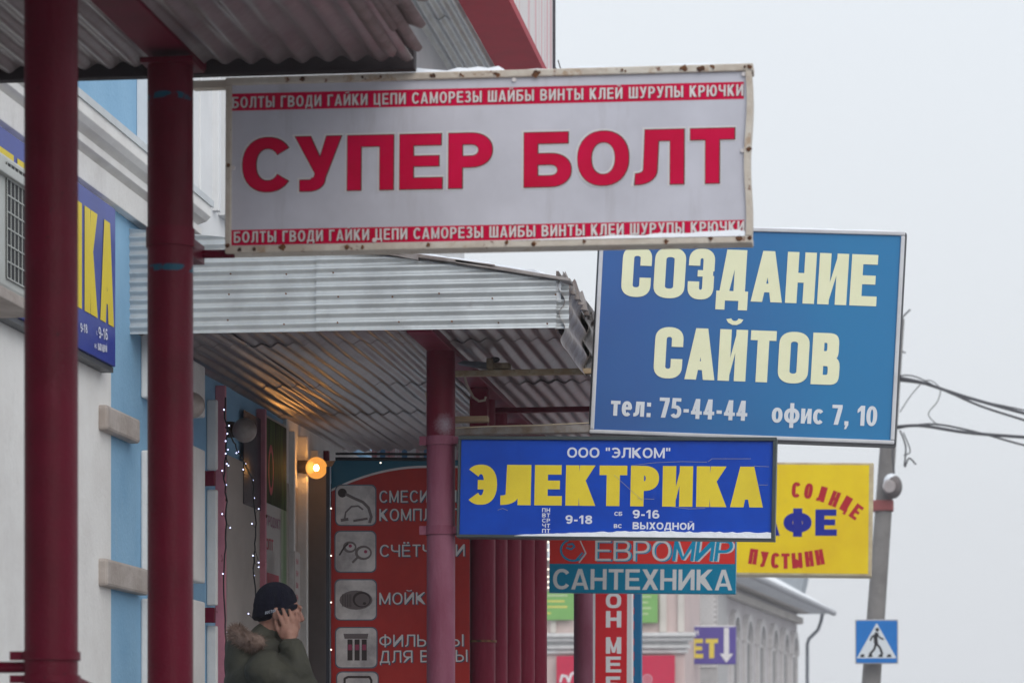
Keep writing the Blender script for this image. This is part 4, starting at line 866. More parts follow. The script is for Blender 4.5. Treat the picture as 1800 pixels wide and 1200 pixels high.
# ================================================================== LARGE BLUE SIGN
F = face_from(1033, 762, 1575, 782, 12.28); w_ = F.px(1575, 782)[0]; H1 = F.px(1043, 392)[1]
SB = thing('hanging_shop_sign', 'large blue sign with pale yellow letters and a phone number', 'sign', F.o, rot=F.mat())
def grad(name, c, c2, x0, x1, rough=.35):
    m_ = bpy.data.materials.new(name); m_.use_nodes = True; t = m_.node_tree; n = t.nodes; l = t.links.new; b = n['Principled BSDF']; b.inputs['Roughness'].default_value = rough; b.inputs['Specular IOR Level'].default_value = .25
    co = n.new('ShaderNodeTexCoord'); s = n.new('ShaderNodeSeparateXYZ'); l(co.outputs['Object'], s.inputs[0]); r = n.new('ShaderNodeMapRange'); r.inputs['From Min'].default_value = x0; r.inputs['From Max'].default_value = x1; l(s.outputs['X'], r.inputs['Value'])
    no = n.new('ShaderNodeTexNoise'); no.inputs['Scale'].default_value = 3; l(co.outputs['Object'], no.inputs['Vector']); ad = n.new('ShaderNodeMath'); ad.operation = 'MULTIPLY_ADD'; ad.inputs[1].default_value = .25; l(no.outputs[0], ad.inputs[0]); l(r.outputs[0], ad.inputs[2])
    x = n.new('ShaderNodeMix'); x.data_type = 'RGBA'; l(ad.outputs[0], x.inputs[0]); x.inputs[6].default_value = (*c, 1); x.inputs[7].default_value = (*c2, 1); l(x.outputs[2], b.inputs['Base Color']); return m_
alu = mat('white_aluminium', (.62, .63, .66), (.52, .52, .55), rough=.4, scale=6, extra=overlay((.3, .27, .24), 18, .66, .72, amount=.5)); drim = mat('dark_rim', (.08, .085, .095), rough=.45)
fbox(F, 0, w_, 0, H1, -.14, -.004, 'casing', drim, SB, .012)
fbox(F, .018, w_ - .018, .018, H1 - .018, -.0035, .0, 'face_panel', grad('blue_gradient_print', (.045, .11, .34), (.03, .2, .43), .2, 1.2), SB)
fw = .019
for (x0, x1, z0, z1) in ((.008, w_ - .008, H1 - fw, H1 - .003), (.008, w_ - .008, .003, fw), (.01, .01 + fw * .9, fw + .001, H1 - fw - .001), (w_ - .01 - fw * .8, w_ - .008, fw + .001, H1 - fw - .001)):
    fbox(F, x0, x1, z0, z1, -.01, .01, 'frame_bar', alu, SB, .004)
cream = pm('cream_letters', (.86, .86, .6), c2=(.82, .82, .56)); lw = pm('white_letters', (.72, .75, .8))
kw = dict(t=.225, bt=.19, n=3.6, gap=.06)
letters(F, 'СОЗДАНИЕ', (1091, 521), (1540, 538.5), 89, 'lettering', cream, SB, **kw)
letters(F, 'САЙТОВ', (1148, 664), (1474, 677), 90, 'lettering', cream, SB, **kw)
letters(F, 'тел: 75-44-44', (1073, 730), (1313, 739.5), 35, 'lettering', lw, SB, t=.2, bt=.17, gap=.08)
letters(F, 'офис 7, 10', (1356, 742), (1541, 749), 35, 'lettering', lw, SB, t=.2, bt=.17, gap=.08)
snowheap([F.P(lerp(.02, w_ - .02, i / 30), H1 - .003, -.13) for i in range(31)], F.n * .13, .014, 9).build('snow_cap', snow, SB, smooth=True)
# brackets back to the frosted column
a = at(800, 657, 12.3); b = at(1040, 659, 12.3); MB().box(X3, b.x, 12.28, 12.32, a.z - .012, a.z + .012).build('bracket_arm', rbar, SB, bevel=.003)
a = at(800, 757, 12.3); b = at(1040, 760, 12.3); MB().box(X3 + .0, b.x, 12.28, 12.34, a.z - .018, a.z + .015).build('bracket_arm', mat('grey_rusty_bar', (.3, .28, .27), (.18, .12, .08), rough=.6, scale=9), SB, bevel=.003)
a = at(785, 740, 12.24); MB().box(a.x + .01, a.x + .185, 12.2, 12.26, a.z - .008, a.z + .016).build('wooden_block', mat('raw_wood', (.36, .26, .17), (.26, .18, .11), rough=.8, scale=6, stretch=(1, 1, 12)), SB, bevel=.002)
cab = MB(); pts = [at(u, v, 12.1) for u, v in ((748, 688), (752, 712), (762, 735), (780, 750), (800, 752), (860, 749), (950, 747), (1035, 743))]; cab.tube(pts, .0028, 6)
cab.build('cable', mat('beige_cable', (.5, .42, .3), rough=.5), SB, smooth=True)
cab = MB(); pts = [at(u, v, 12.25) for u, v in ((817, 662), (820, 675), (826, 687), (832, 698), (842, 705), (852, 703), (854, 697))]; cab.tube(pts, .0055, 8); cab.build('rope', mat('rope', (.4, .33, .28), rough=.9, bump=.5), SB, smooth=True)
FL = thing('floodlight', 'small grey floodlight lying on the rusty bracket arm', 'floodlight', at(850, 648, 12.28))
m = MB(); p = at(805, 640, 12.28); q = at(858, 648, 12.28); m.prism([(p.x, 12.24, p.z), (q.x, 12.24, q.z), (q.x, 12.24, q.z + .024), (p.x + .03, 12.24, p.z + .01)], (0, .08, 0)); m.build('reflector', mat('lamp_housing', (.09, .1, .12), rough=.5), FL, bevel=.003)
m = MB(); q = at(857, 650, 12.28); m.box(q.x, q.x + .028, 12.24, 12.32, q.z, q.z + .045); m.box(q.x + .026, q.x + .1, 12.25, 12.31, q.z + .004, q.z + .026); m.build('junction_box', mat('ochre_box', (.25, .2, .13), (.12, .08, .05), rough=.7, scale=20), FL, bevel=.003)
m = MB(); q = at(862, 632, 12.28); m.ball((q.x + .02, 12.28, q.z), (.022, .02, .012), 12, 8); m.build('knob', darkwood, FL, smooth=True)
# ================================================================== BLUE AND YELLOW SIGN
F = face_from(803, 944, 1362, 949.5, 12.0); w_ = F.px(1362, 949)[0]; H1 = F.px(806, 766)[1]
SE = thing('hanging_shop_sign', 'long dark blue sign with big yellow letters and opening hours', 'sign', F.o, rot=F.mat())
grim = mat('dark_green_frame', (.045, .06, .065), rough=.45, scale=10, extra=overlay((.2, .2, .2), 30, .64, .7, amount=.4))
fbox(F, .006, w_ - .006, .006, H1 - .006, -.09, .0, 'casing', grim, SE)
cob = mat('cobalt_print', (.004, .062, .46), (.004, .048, .38), spec=.2, rough=.4, scale=4, bump=.06, bscale=6)
fbox(F, .012, w_ - .012, .012, H1 - .012, .0002, .002, 'face_panel', cob, SE)
fw = .0155
for (x0, x1, z0, z1) in ((0, w_, H1 - fw, H1), (0, w_, 0, fw * .8), (0, fw * .6, fw * .8 + .0005, H1 - fw - .0005), (w_ - fw, w_, fw * .8 + .0005, H1 - fw - .0005)): fbox(F, x0, x1, z0, z1, -.095, .016, 'frame_bar', grim, SE, .002)
yel = pm('yellow_letters', (.76, .60, .045), c2=(.7, .54, .04)); lw2 = pm('sign_lilac_white', (.68, .7, .8))
letters(F, 'ЭЛЕКТРИКА', (821, 886.5), (1341, 891.5), 70.5, 'lettering', yel, SE, t=.33, bt=.235, n=2.3, gap=.09, out=.003)
letters(F, 'ООО "ЭЛКОМ"', (997, 804), (1178, 805), 18, 'lettering', lw2, SE, t=.2, gap=.12, out=.003)
hm_ = MB()
for i, s_ in enumerate(('ПН', 'ВТ', 'СР', 'ЧТ', 'ПТ')): letters(F, s_, (953, 899.5 + i * 9.1), (967, 899.7 + i * 9.1), 7, '', lw2, SE, t=.22, gap=.2, out=.003, mb=hm_)
hm_.build('weekday_lettering', lw2, SE)
for s_, a, b, h in (('9-18', (994, 920), (1041, 920.5), 15), ('СБ', (1080, 906), (1094, 906), 7), ('ВС', (1079, 927.5), (1093, 927.7), 7), ('9-16', (1112, 910.5), (1159, 911), 15), ('ВЫХОДНОЙ', (1112, 929.5), (1220, 931), 12.5)):
    letters(F, s_, a, b, h, 'lettering', lw2, SE, t=.23, gap=.13, out=.003)
for pts in ([(1110, 818), (1150, 813), (1200, 811), (1243, 812)], [(1245, 811), (1252, 806), (1320, 806)], [(1080, 835), (1130, 880)], [(1180, 890), (1210, 894), (1240, 893)], [(875, 896), (884, 893), (893, 897)], [(1325, 819), (1352, 820)], [(1120, 876), (1150, 877)], [(1330, 852), (1350, 852)]):
    stroke(F, pts, .55, 'scratch', pm('scratch_line', (.38, .36, .3)), SE, .004)
m = MB(); n = 60; xs0 = F.px(905, 940)[0]
for i in range(n + 1):
    f = i / n; x = lerp(xs0, w_ - fw, f); h = fw * .8 + .022 * min(1, f * 2.2) ** .8 * rn.uniform(.8, 1.1); m.v += [F.P(x, fw * .5, .017), F.P(x, h - .004, .0165), F.P(x, h, .004)]
for i in range(n):
    for j in range(2): m.f.append((3 * i + j, 3 * i + 3 + j, 3 * i + 4 + j, 3 * i + 1 + j))
m.build('snow_line', snow, SE, smooth=True)
for v in (775, 932):
    z = at(775, v + 8, Y3).z; clamp(X3, Y3, z, .038, colr, SE, frosted); MB().box(X3 + .05, F.P(.02, 0, 0).x, 12.03, 12.055, z + .004, z + .034).build('bracket_arm', frosted, SE)
# ================================================================== WALL SIGN
XS = XW + .07; ye = wy(203, XS); F = Face((XS, ye - 2.55, onx(203, 645, XS).z), (0, 1, 0), (0, 0, 1))
WS = thing('wall_sign', 'blue wall sign with yellow letters, half hidden behind the first column', 'sign', F.o + Vector((0, 1.2, 0)))
hh = onx(203, 368, XS).z - F.o.z
MB().box(XW + .014, XS, F.o.y, ye, F.o.z, F.o.z + hh).build('board', mat('wall_sign_blue', (.03, .055, .33), (.025, .045, .27), rough=.4, scale=3), WS, bevel=.003)
MB().box(XW + .013, XS - .01, F.o.y, ye + .004, F.o.z - .022, F.o.z - .002).build('bottom_rail', drim, WS)
hl = .40; tot = 1.9; m = MB(); x0 = 2.55 - tot - .03; zb_ = onx(192, 571, XS).z - F.o.z
for c, x, w in layout('ЭЛЕКТРИКА', tot / hl, .16, .09):
    for i, pl in enumerate(glyph(c, w, .2, .14, 2.4, 0)):
        if pl[0] == 's': pl = pl[1]
        m.add([F.P(x0 + (x + a) * hl, zb_ + b * hl, .002 + i * .00004) for a, b in pl], [tuple(range(len(pl)))])
m.build('lettering', yel, WS)
for s_, a, b, h in (('9-18', (140, 583), (152, 586), 16), ('9-16', (172, 594), (188, 598), 20), ('С', (168, 588), (170, 589), 7), ('ВС', (165, 611), (169, 612), 7), ('ВЫХОДНОЙ', (171, 615), (187, 619), 12)):
    letters(F, s_, a, b, h, 'lettering', lw2, WS, t=.2, gap=.12, out=.003)
# ================================================================== TWO-TONE PLUMBING SIGN + VERTICAL SIGNS
F = face_from(965, 1041, 1293, 1043.5, 16.4); w_ = F.px(1293, 1043)[0]; H1 = F.px(965, 925)[1]
SP = thing('hanging_shop_sign', 'red over teal sign with white plumbing lettering below the long blue sign', 'sign', F.o, rot=F.mat())
fbox(F, 0, w_, 0, H1, -.06, 0, 'casing', mat('teal_paint', (.0, .19, .34), rough=.4), SP, .002)
poly(F, [(966, 990), (1292, 990.5), (1292, 930), (966, 929)], 'red_field', pm('sign_scarlet', (.62, .035, .03)), SP, .001); poly(F, [(966, 1040.5), (1292, 1042.5), (1292, 991), (966, 990.5)], 'teal_field', pm('sign_teal', (.0, .19, .34)), SP, .001)
tl = pm('teal_letters', (.0, .25, .45)); gw = pm('grey_white_letters', (.58, .6, .62))
letters(F, 'САНТЕХНИКА', (972, 1035), (1287, 1037), 36, 'lettering', gw, SP, t=.185, gap=.1)
letters(F, 'ЕВРО', (1049, 986.5), (1182, 987), 36, 'lettering_shadow', tl, SP, t=.12, gap=.12, out=.0015); letters(F, 'ЕВРО', (1046, 985), (1179, 985.5), 36, 'lettering', gw, SP, t=.12, gap=.12, out=.002)
letters(F, 'МИР', (1184, 986.5), (1288, 987), 38, 'lettering_shadow', gw, SP, t=.16, gap=.05, out=.0015, shear=.12); letters(F, 'МИР', (1181, 985.5), (1285, 986), 38, 'lettering', tl, SP, t=.16, gap=.05, out=.002, shear=.12)
sw = [(1008 + 22 * math.cos(R(a)), 966 + 19 * math.sin(R(a))) for a in range(20, 250, 15)]
stroke(F, sw, 3.5, 'emblem', tl, SP, .002); stroke(F, [(998, 957), (1006, 955), (1010, 960), (1004, 965), (996, 962)], 3, 'emblem', tl, SP, .003); stroke(F, [(1018, 988), (1030, 972), (1020, 950)], 2, 'emblem', gw, SP, .0025); stroke(F, [(1012, 985), (1024, 971)], 3, 'emblem', tl, SP, .0026)
GS = thing('string_lights', 'short row of pale bulbs hanging at the left end of the two-tone sign', 'string lights', at(963, 950, 16.3), 'strings of small lights')
MB().tube([at(963, v, 16.3) for v in (930, 960, 1000, 1040)], .002, 5).build('wire', mat('pale_wire', (.4, .38, .35)), GS); bulbs(GS, [at(963.5, v, 16.28) for v in (952, 966, 982, 1000, 1013, 1022, 1032)], emis('pale_led', (1, .9, .75), 1.2), .007)
F = face_from(1040, 1330, 1108, 1331, 19.0); F = Face(at(1040, 1330, 19.0), (1, 0, 0), (0, 0, 1)); w_ = F.px(1111, 1330)[0]; H1 = F.px(1040, 940)[1]
VS = thing('vertical_sign', 'tall red sign with white letters stacked one above another', 'sign', F.o)
fbox(F, 0, w_, 0, H1, -.1, 0, 'casing', pm('sign_plain_white', (.66, .66, .68)), VS, .004)
poly(F, [(1045.5, 1328), (1101, 1328), (1103, 945), (1047, 945)], 'red_field', pm('tall_sign_red', (.6, .02, .03)), VS, .001)
vlt = pm('tall_sign_white', (.72, .72, .74))
vm_ = MB()
for ch, v, h in (('О', 1068, 26), ('Н', 1102, 29), ('М', 1148, 29), ('Е', 1181, 28), ('Б', 1217, 29), ('Е', 1252, 29), ('Л', 1287, 29), ('Ь', 1320, 29), ('Л', 1032, 28), ('А', 997, 28)):
    letters(F, ch, (1065, v), (1092, v), h, '', vlt, VS, t=.27, bt=.2, n=2.6, gap=.1, mb=vm_)
vm_.build('lettering', vlt, VS)
F = Face(at(1103, 1330, 19.6), (1, 0, 0), (0, 0, 1)); w_ = F.px(1127, 1330)[0]; H1 = F.px(1103, 945)[1]
VB = thing('vertical_sign', 'narrow blue strip sign peeping out right of the tall red sign', 'sign', F.o)
fbox(F, -.25, w_, 0, H1, -.1, 0, 'casing', pm('strip_blue', (.01, .12, .26)), VB, .004)
poly(F, [(1104, 1328), (1111.5, 1328), (1112.5, 946), (1104, 946)], 'white_edge', vlt, VB, .001)
for i in range(11): v = 1052 + i * 27; poly(F, [(1109, v), (1115, v), (1115, v - rn.choice((7, 12, 16))), (1109, v - 8)], 'lettering_tips', pm('tall_sign_red2', (.5, .04, .05)), VB, .002)
# ================================================================== YELLOW CAFE SIGN
F = face_from(1222, 1009, 1530, 1012.5, 24.5); w_ = F.px(1532, 1012)[0]; H1 = F.px(1222, 811)[1]
SC = thing('hanging_shop_sign', 'yellow cafe sign with red and blue letters beyond the long blue sign', 'sign', F.o, rot=F.mat())
fbox(F, 0, w_, 0, H1, -.3, 0, 'casing', mat('cream_casing', (.55, .48, .3), (.4, .3, .2), rough=.5), SC, .01)
poly(F, [(1224, 1005), (1526, 1008), (1528, 817), (1224, 815)], 'face_panel', mat('yellow_face', (.82, .6, .012), (.74, .5, .012), rough=.5, spec=.2, scale=1.5, extra=overlay((.35, .3, .08), 5, .6, .85, amount=.35)), SC, .002)
cr = pm('cafe_red', (.45, .015, .03)); cb = pm('cafe_blue', (.01, .02, .28))
letters(F, 'КАФЕ', (1279, 941), (1471, 941), 46, 'lettering', cb, SC, t=.34, bt=.24, gap=.14, out=.004)
wm_ = [MB(), MB(), MB()]
for u, v, rot, ch in ((1398, 861, -4, 'С'), (1419, 863, -9, 'О'), (1441, 868, -15, 'Л'), (1462, 876, -21, 'Н'), (1481, 884, -29, 'Ц'), (1497, 897, -36, 'Е'), (1372, 860, 0, ' '), (1355, 861, 5, 'Е'), (1333, 864, 10, 'О'), (1311, 870, 15, 'Л'), (1291, 877, 22, 'Е'), (1273, 888, 30, 'Б'),
                      (1322, 978, -8, 'П'), (1342, 983, -5, 'У'), (1362, 985, -2, 'С'), (1381, 986, 1, 'Т'), (1402, 985, 4, 'Ы'), (1424, 982, 7, 'Н'), (1443, 979, 10, 'И')):
    c, s_ = math.cos(R(rot)), math.sin(R(rot)); hw, hh_ = (9.2 if ch == 'Ы' else 7.2), 13
    a = (u - hw * c - hh_ * s_ * -0 , v + hw * s_ + hh_); b = (u + hw * c, v - hw * s_ + hh_)
    letters(F, ch, a, b, 27, '', cr, SC, t=.25, bt=.2, gap=.1, n=2.6, out=.004, mb=wm_[2 if v > 940 else (0 if u > 1380 else 1)])
for q_ in wm_: q_.build('lettering', cr, SC)
MB().box(-3.1, F.o.x + .1, 24.62, 24.7, F.o.z + .3, F.o.z + .36).build('bracket_arm', drim, SC)
# ================================================================== POLE, LAMP, WIRES, CROSSING SIGN
YP = 41.0
conc = mat('pole_concrete', (.21, .2, .195), (.16, .15, .148), rough=.9, scale=3, bump=.3)
tp, bp = at(1577, 560, YP), at(1537, 1120, YP); dr = (tp - bp) / (tp.z - bp.z); gb = bp - dr * bp.z
LP = thing('lamp_post', 'leaning grey concrete pole with a street lamp and loose wires', 'lamp post', gb)
MB().tube([gb, tp], [.15, .105], 20).build('pole', conc, LP, smooth=True)
q = at(1551, 889, YP); MB().obox(Matrix.Translation(q), -.16, .16, -.15, .15, -.075, .075).build('red_band', mat('pole_red_band', (.3, .08, .08), rough=.7), LP, bevel=.02)
p = at(1570, 855, YP - .25); MB().ball(p, (.13, .2, .17), 20, 12).build('lamp_head', mat('lamp_head_grey', (.14, .12, .12), (.1, .09, .09), rough=.5), LP, smooth=True)
MB().ball(p + Vector((-.02, .03, .075)), (.115, .18, .115), 20, 12).build('snow_cap', snow, LP, smooth=True); MB().tube([p + Vector((-.05, -.1, 0)), p + Vector((-.05, -.22, -.02))], [.1, .08], 16).build('lens', mat('lens_grey', (.4, .36, .36), rough=.3), LP, smooth=True)
MB().tube([p + Vector((0, .1, -.05)), q + Vector((0, 0, .1))], .03, 10).build('lamp_bracket', conc, LP)
wm = mat('grey_wire', (.07, .07, .08), rough=.6)
def wire(pts, r, name='wire', par=LP):
    P = [at(u, v, y) for u, v, y in pts]; d = []
    for i in range(len(P) - 1):
        p0, p1, p2, p3 = P[max(i - 1, 0)], P[i], P[i + 1], P[min(i + 2, len(P) - 1)]
        for j in range(8):
            t = j / 8; d.append(.5 * ((2 * p1) + (p2 - p0) * t + (2 * p0 - 5 * p1 + 4 * p2 - p3) * t * t + (3 * p1 - p0 - 3 * p2 + p3) * t ** 3))
    d.append(P[-1]); MB().tube(d, r, 6).build(name, wm, par, smooth=True)
wire([(1576, 663, 41), (1620, 672, 40.5), (1700, 698, 40), (1800, 726, 39), (1900, 752, 38)], .022); wire([(1576, 668, 41), (1640, 678, 40.5), (1720, 712, 40), (1800, 738, 39), (1900, 768, 38)], .016); wire([(1576, 661, 41), (1610, 662, 40.6), (1680, 695, 40), (1760, 712, 39.5), (1900, 742, 38)], .01)
wire([(1574, 750, 41), (1620, 748, 40.5), (1700, 760, 40), (1800, 768, 39), (1900, 775, 38)], .022); wire([(1574, 753, 41), (1640, 745, 40.5), (1720, 760, 40), (1800, 782, 39), (1900, 802, 38)], .014)
wire([(1582, 724, 40.8), (1605, 690, 40.8), (1630, 668, 40.8), (1652, 682, 40.8), (1648, 705, 40.8), (1632, 728, 40.8), (1650, 748, 40.8)], .007); wire([(1582, 756, 40.8), (1592, 785, 40.8), (1590, 820, 40.8), (1598, 805, 40.8), (1610, 816, 40.8)], .012); wire([(1588, 760, 40.8), (1600, 792, 40.8), (1588, 800, 40.8)], .009)
wire([(1576, 572, 41), (1588, 556, 41), (1600, 544, 41)], .012); wire([(1578, 616, 41), (1586, 618, 41), (1592, 620, 41)], .01); wire([(1570, 770, 40.7), (1569, 800, 40.7), (1572, 832, 40.7)], .012)
F = Face(at(1503, 1166, YP - .4), (1, 0, .0), (0, 0, 1)); w_ = F.px(1579, 1166)[0]; H1 = F.px(1503, 1088)[1]
CS = thing('crossing_sign', 'square blue pedestrian crossing sign on the leaning pole', 'road sign', F.o)
fbox(F, 0, w_, 0, H1, -.03, 0, 'plate', mat('sign_back', (.4, .4, .42), rough=.4), CS, .01)
poly(F, rrect(1505, 1090, 1577, 1164, 3), 'blue_field', pm('crossing_blue', (.01, .16, .5)), CS, .004); poly(F, [(1506, 1156), (1576, 1156), (1541, 1094)], 'white_triangle', pm('crossing_white', (.62, .66, .7)), CS, .007)
bk = pm('crossing_black', (.02, .02, .025)); disc(F, 1542, 1106, 3.4, 3.4, 'pictogram_head', bk, CS, .01)
stroke(F, [(1541, 1112), (1539, 1120), (1540, 1130)], 7, 'pictogram', bk, CS, .010); stroke(F, [(1540, 1129), (1547, 1138), (1551, 1149)], 4, 'pictogram', bk, CS, .0105); stroke(F, [(1540, 1129), (1537, 1140), (1529, 1149)], 4, 'pictogram', bk, CS, .011)
stroke(F, [(1541, 1114), (1547, 1120), (1553, 1123)], 3, 'pictogram', bk, CS, .0115); stroke(F, [(1540, 1114), (1533, 1118), (1530, 1125)], 3, 'pictogram', bk, CS, .012)
for u in (1511, 1525, 1543, 1558): poly(F, [(u, 1154), (u + 9, 1154), (u + 8, 1149), (u + 3, 1149)], 'stripe_print', bk, CS, .009)
# ================================================================== FAR BUILDINGS
pinkw = mat('pale_pink_plaster', (.62, .5, .48), (.55, .45, .43), rough=.9, scale=1); cream2 = mat('cream_plaster', (.62, .58, .54), rough=.9, scale=1)
Y6 = 62
FB = thing('corner_building', 'pale pink building with white cornice and crimson shop front far down the street', 'building', at(1070, 1350, Y6 + 4))
zg = 0; xa, xb = at(700, 0, Y6).x, at(1204, 0, Y6).x
MB().box(xa, xb, Y6, Y6 + 5, zg, at(1000, 985, Y6).z).build('wall', pinkw, FB)
zc = at(1100, 1148, Y6).z
for i, (dz, pr) in enumerate(((0, .12), (.1, .2), (.19, .14), (.26, .3), (.35, .4))): MB().box(xa, xb + pr * .6, Y6 - pr, Y6 - .0005, zc + dz, zc + dz + .088).build('cornice', mat('cornice_white', (.66, .66, .66), rough=.8), FB, bevel=.02)
for (ua, ub) in ((968, 978), (1112, 1126), (1160, 1172), (1192, 1203)): MB().box(at(ua, 0, Y6).x, at(ub, 0, Y6).x, Y6 - .1, Y6 - .001, zc + .46, at(1000, 990, Y6).z).build('pilaster', cream2, FB, bevel=.01)
MB().box(xa, xb + .1, Y6 - .2, Y6 + 5, at(1000, 985, Y6).z, at(1000, 978, Y6).z).build('roof', snow, FB)
crim = pm('crimson_board', (.55, .02, .07)); F = Face(at(978, 1210, Y6 - .25), (1, 0, 0), (0, 0, 1))
CR = thing('shop_board', 'crimson shop board with white ornament under the white cornice', 'sign', F.o)
fbox(F, 0, F.px(1186, 1210)[0], 0, F.px(978, 1152)[1], -.1, 0, 'board', crim, CR, .01)
stroke(F, [(985, 1198), (988, 1186), (996, 1188), (1000, 1198), (1004, 1184), (1012, 1180), (1020, 1184)], 4, 'ornament', vlt, CR, .01)
stroke(F, [(1138 + 8 * math.cos(R(a)), 1193 + 8 * math.sin(R(a))) for a in range(0, 361, 30)], 2.5, 'ornament', pm('pink_print', (.6, .3, .35)), CR, .01); stroke(F, [(1138 + 3.5 * math.cos(R(a)), 1193 + 3.5 * math.sin(R(a))) for a in range(0, 361, 45)], 2, 'ornament', pm('pink_print', (.6, .3, .35)), CR, .011)
grn = pm('green_board', (.2, .42, .13)); yl = pm('green_board_yellow', (.7, .62, .15)); gl = pm('green_board_pale', (.5, .6, .35))
for nme, ua, ub, va, vb, lab in (('g', 958, 1009, 1038, 1089, 'green signboard with yellow lines left of the frosted column'), ('h', 1120, 1156, 1040, 1094, 'small green signboard right of the narrow blue strip sign')):
    F = Face(at(ua, vb, Y6 - .2), (1, 0, 0), (0, 0, 1)); G = thing('shop_board', lab, 'sign', F.o); fbox(F, 0, F.px(ub, vb)[0], 0, F.px(ua, va)[1], -.08, 0, 'board', grn, G, .01)
    for i in range(3 if nme == 'g' else 4): v = va + 8 + i * 10; stroke(F, [(ua + 4, v), (ub - 12 - 5 * (i % 2), v)], 3, 'lettering_line', yl if nme == 'g' and i else gl, G, .005)
    if nme == 'g': stroke(F, [(ua + 2, 1077), (ua + 10, 1077)], 3, 'lettering_line', yl, G, .005)
# white brick gable behind it
Y7 = 68.5; WB = thing('brick_building', 'white painted brick gable between the pink building and the arched facade', 'building', at(1230, 1350, Y7 + 3))
xa7, xb7, zt7 = at(1190, 0, Y7).x, at(1262, 0, Y7).x, at(1230, 1030, Y7).z
MB().box(xa7, xb7, Y7 + .04, Y7 + 4, 0, zt7).build('wall', mat('mortar', (.5, .49, .49), rough=.95), WB)
brm = mat('white_brick', (.72, .71, .71), (.66, .64, .63), rough=.9, scale=2); me = None
bw, bh = .125, .062; z = at(1230, 1172, Y7).z; row = 0
while z < zt7 - bh:
    x = at(1205, 0, Y7).x + (row % 2) * bw / 2
    while x < xb7 - bw:
        if me is None:
            b = MB().box(0, bw - .012, 0, .05, 0, bh - .01); me = bpy.data.meshes.new('brick'); me.from_pydata([tuple(v) for v in b.v], [], b.f); me.materials.append(brm)
        if len([1]) and row < 60:
            o = bpy.data.objects.new('brick', me); COL.objects.link(o); o.parent = WB; o.location = inv(WB) @ Vector((x, Y7 + random.uniform(-.006, .006), z))
        x += bw
    z += bh; row += 1
# purple arrow sign
F = Face(at(1186, 1166, 65), (1, 0, -.012), (0.012, 0, 1)); SV = thing('arrow_sign', 'purple sign with yellow letters and a white arrow pointing down', 'sign', F.o)
fbox(F, 0, F.px(1293, 1166)[0], 0, F.px(1186, 1099)[1], -.15, 0, 'casing', pm('purple_print', (.1, .07, .32)), SV, .02)
poly(F, [(1187, 1101), (1292, 1101), (1292, 1098.5), (1187, 1098.5)], 'pale_edge', vlt, SV, .003)
letters(F, 'СВЕТ', (1158, 1156), (1262, 1156), 34, 'lettering', pm('arrow_sign_yellow', (.75, .6, .08)), SV, t=.26, gap=.12, out=.006)
letters(F, 'МАГАЗИН', (1172, 1116), (1228, 1116), 10, 'lettering', vlt, SV, t=.2, gap=.15, out=.006)
stroke(F, [(1277, 1104), (1277, 1152)], 9, 'arrow', vlt, SV, .006); poly(F, [(1265, 1148), (1289, 1148), (1277, 1164)], 'arrow', vlt, SV, .007)
# arched facade receding to the right, snowy roof, gutter and downpipe
pA, pB = at(1222, 1350, 69), at(1401, 1350, 88); dv = (pB - pA); dv.z = 0; Ln = dv.length; dx_ = dv.normalized(); nv = Vector((dx_.y, -dx_.x, 0))     # nv: towards the street
AB = thing('arched_building', 'long pale building with arched window niches and a snowy hipped roof', 'building', (pA.x, pA.y, 0))
M4 = Matrix(((dx_.x, nv.x, 0, pA.x), (dx_.y, nv.y, 0, pA.y), (0, 0, 1, 0), (0, 0, 0, 1)))
facm = mat('arched_facade_plaster', (.56, .53, .54), (.5, .47, .48), rough=.9, scale=.8)
zE = at(1401, 1068, 88).z
MB().obox(M4, 0, Ln, -8, 0, 0, zE).build('wall', facm, AB)
MB().obox(M4, 0, Ln + .1, .0005, .18, zE - .5, zE - .3).build('cornice', cream2, AB, bevel=.02); MB().obox(M4, -.5, Ln + .4, .0005, .34, zE - .16, zE - .02).build('cornice', cream2, AB, bevel=.02)
def solve(u):                         # distance along the facade seen at column u
    lo, hi = 0, Ln
    for _ in range(40):
        mid = (lo + hi) / 2; p = M4 @ Vector((mid, 0, 0)); d = -p.x * SA + p.y * CA; uu = 900 + FPX * (p.x * CA + p.y * SA) / d
        if uu < u: lo = mid
        else: hi = mid
    return lo
wdk = mat('window_dark', (.13, .14, .16), rough=.2); hoodm = mat('hood_white', (.66, .64, .64), rough=.85)
for u in (1241, 1263, 1288, 1311, 1334, 1356, 1376, 1392):
    s = solve(u); ww = .55; zt_ = zE - 1.5
    arcp = [(s + ww * math.cos(R(a)), zt_ + ww * math.sin(R(a))) for a in range(0, 181, 20)]
    outp = [(s + (ww + .2) * math.cos(R(a)), zt_ + (ww + .2) * math.sin(R(a))) for a in range(0, 181, 20)]
    wn = MB().prism([M4 @ Vector((x, .002, z)) for x, z in [(s - ww, 1.2), (s + ww, 1.2)] + arcp], nv * .01).build('window', wdk, AB)
    hm = MB()
    for (a, b, c, d) in zip(arcp, arcp[1:], outp, outp[1:]): hm.prism([M4 @ Vector((p[0], .001, p[1])) for p in (a, b, d, c)], nv * .14)
    hm.build('hood', hoodm, wn); 
    fr = MB().obox(M4, s - ww - .14, s - ww, .0, .1, 1.0, zt_).obox(M4, s + ww, s + ww + .14, .0, .1, 1.0, zt_).obox(M4, s - .04, s + .04, .012, .04, 1.2, zt_ + ww * .9).obox(M4, s - ww, s + ww, .012, .035, zt_ - .04, zt_ + .04); fr.build('frame', hoodm, wn)
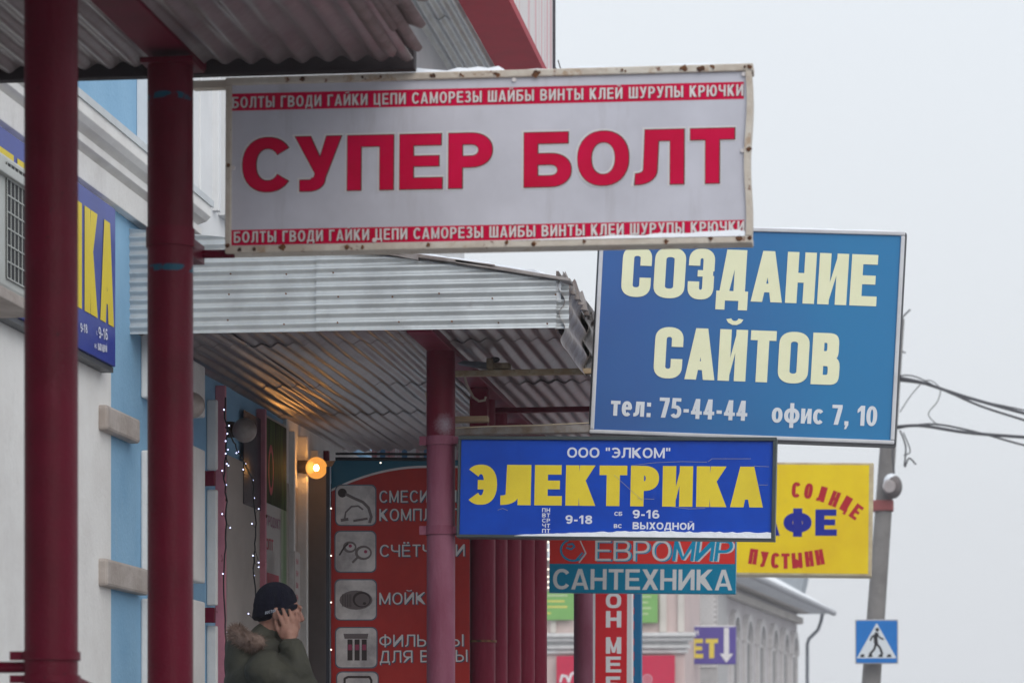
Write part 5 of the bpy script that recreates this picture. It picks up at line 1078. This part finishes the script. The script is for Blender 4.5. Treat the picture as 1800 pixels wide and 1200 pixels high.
rf = MB(); e0, e1 = -1, Ln + .9; q = [(e0, 1.0, zE), (e1, 1.0, zE), (e1, -9, zE), (e0, -9, zE)]; pk = [(e0 + .5, -3.5, zE + 2.6), (Ln - 6.5, -3.5, zE + 2.6)]
V_ = [M4 @ Vector(p) for p in q + pk]; rf.add(V_ + [v - Vector((0, 0, .14)) for v in V_[:4]], [(0, 1, 5, 4), (1, 2, 5), (2, 3, 4, 5), (3, 0, 4), (0, 6, 7, 1), (1, 7, 8, 2), (6, 9, 8, 7), (2, 8, 9, 3), (3, 9, 6, 0)]); rf.build('roof', mat('far_roof_snow', (.82, .85, .88), (.74, .76, .8), rough=.85, scale=1.2), AB)
MB().tube([M4 @ Vector((e0, 1.03, zE - .1)), M4 @ Vector((e1, 1.03, zE - .12))], .09, 10).build('gutter', mat('gutter_grey', (.42, .43, .46), rough=.5), AB, smooth=True)
cx = lambda u, v: at(u, v, 88.5)
MB().tube([cx(1446, 1076), cx(1443, 1092), cx(1438, 1106), cx(1422, 1122), cx(1419, 1132), cx(1419, 1349)], .055, 10).build('downpipe', mat('downpipe_grey', (.2, .22, .26), rough=.5), AB, smooth=True)
m = MB(); a, b, c = at(1352, 1012, 100), at(1416, 1004, 100), at(1405, 1050, 100); m.prism([a, b, c, at(1375, 1046, 100)], (0, 4, 0)); GA = m.build('far_gable', mat('blue_grey_gable', (.36, .4, .44), rough=.8)); tag(GA, 'small blue-grey gable showing above the snowy roof', 'gable')
# wall bracket under the gable: reach the roof behind

# ------------------------------------------------------------------ winter haze
hz_ = MB().box(-60, 60, -20, 140, -1.2, 14).build('haze', bpy.data.materials.new('haze'))
hz_['kind'] = 'stuff'; hm3 = hz_.data.materials[0]; hm3.use_nodes = True; t = hm3.node_tree; t.nodes.clear()
pv = t.nodes.new('ShaderNodeVolumePrincipled'); pv.inputs['Density'].default_value = .0016; pv.inputs['Color'].default_value = (.93, .95, 1, 1); pv.inputs['Anisotropy'].default_value = .2
ou = t.nodes.new('ShaderNodeOutputMaterial'); t.links.new(pv.outputs[0], ou.inputs['Volume'])
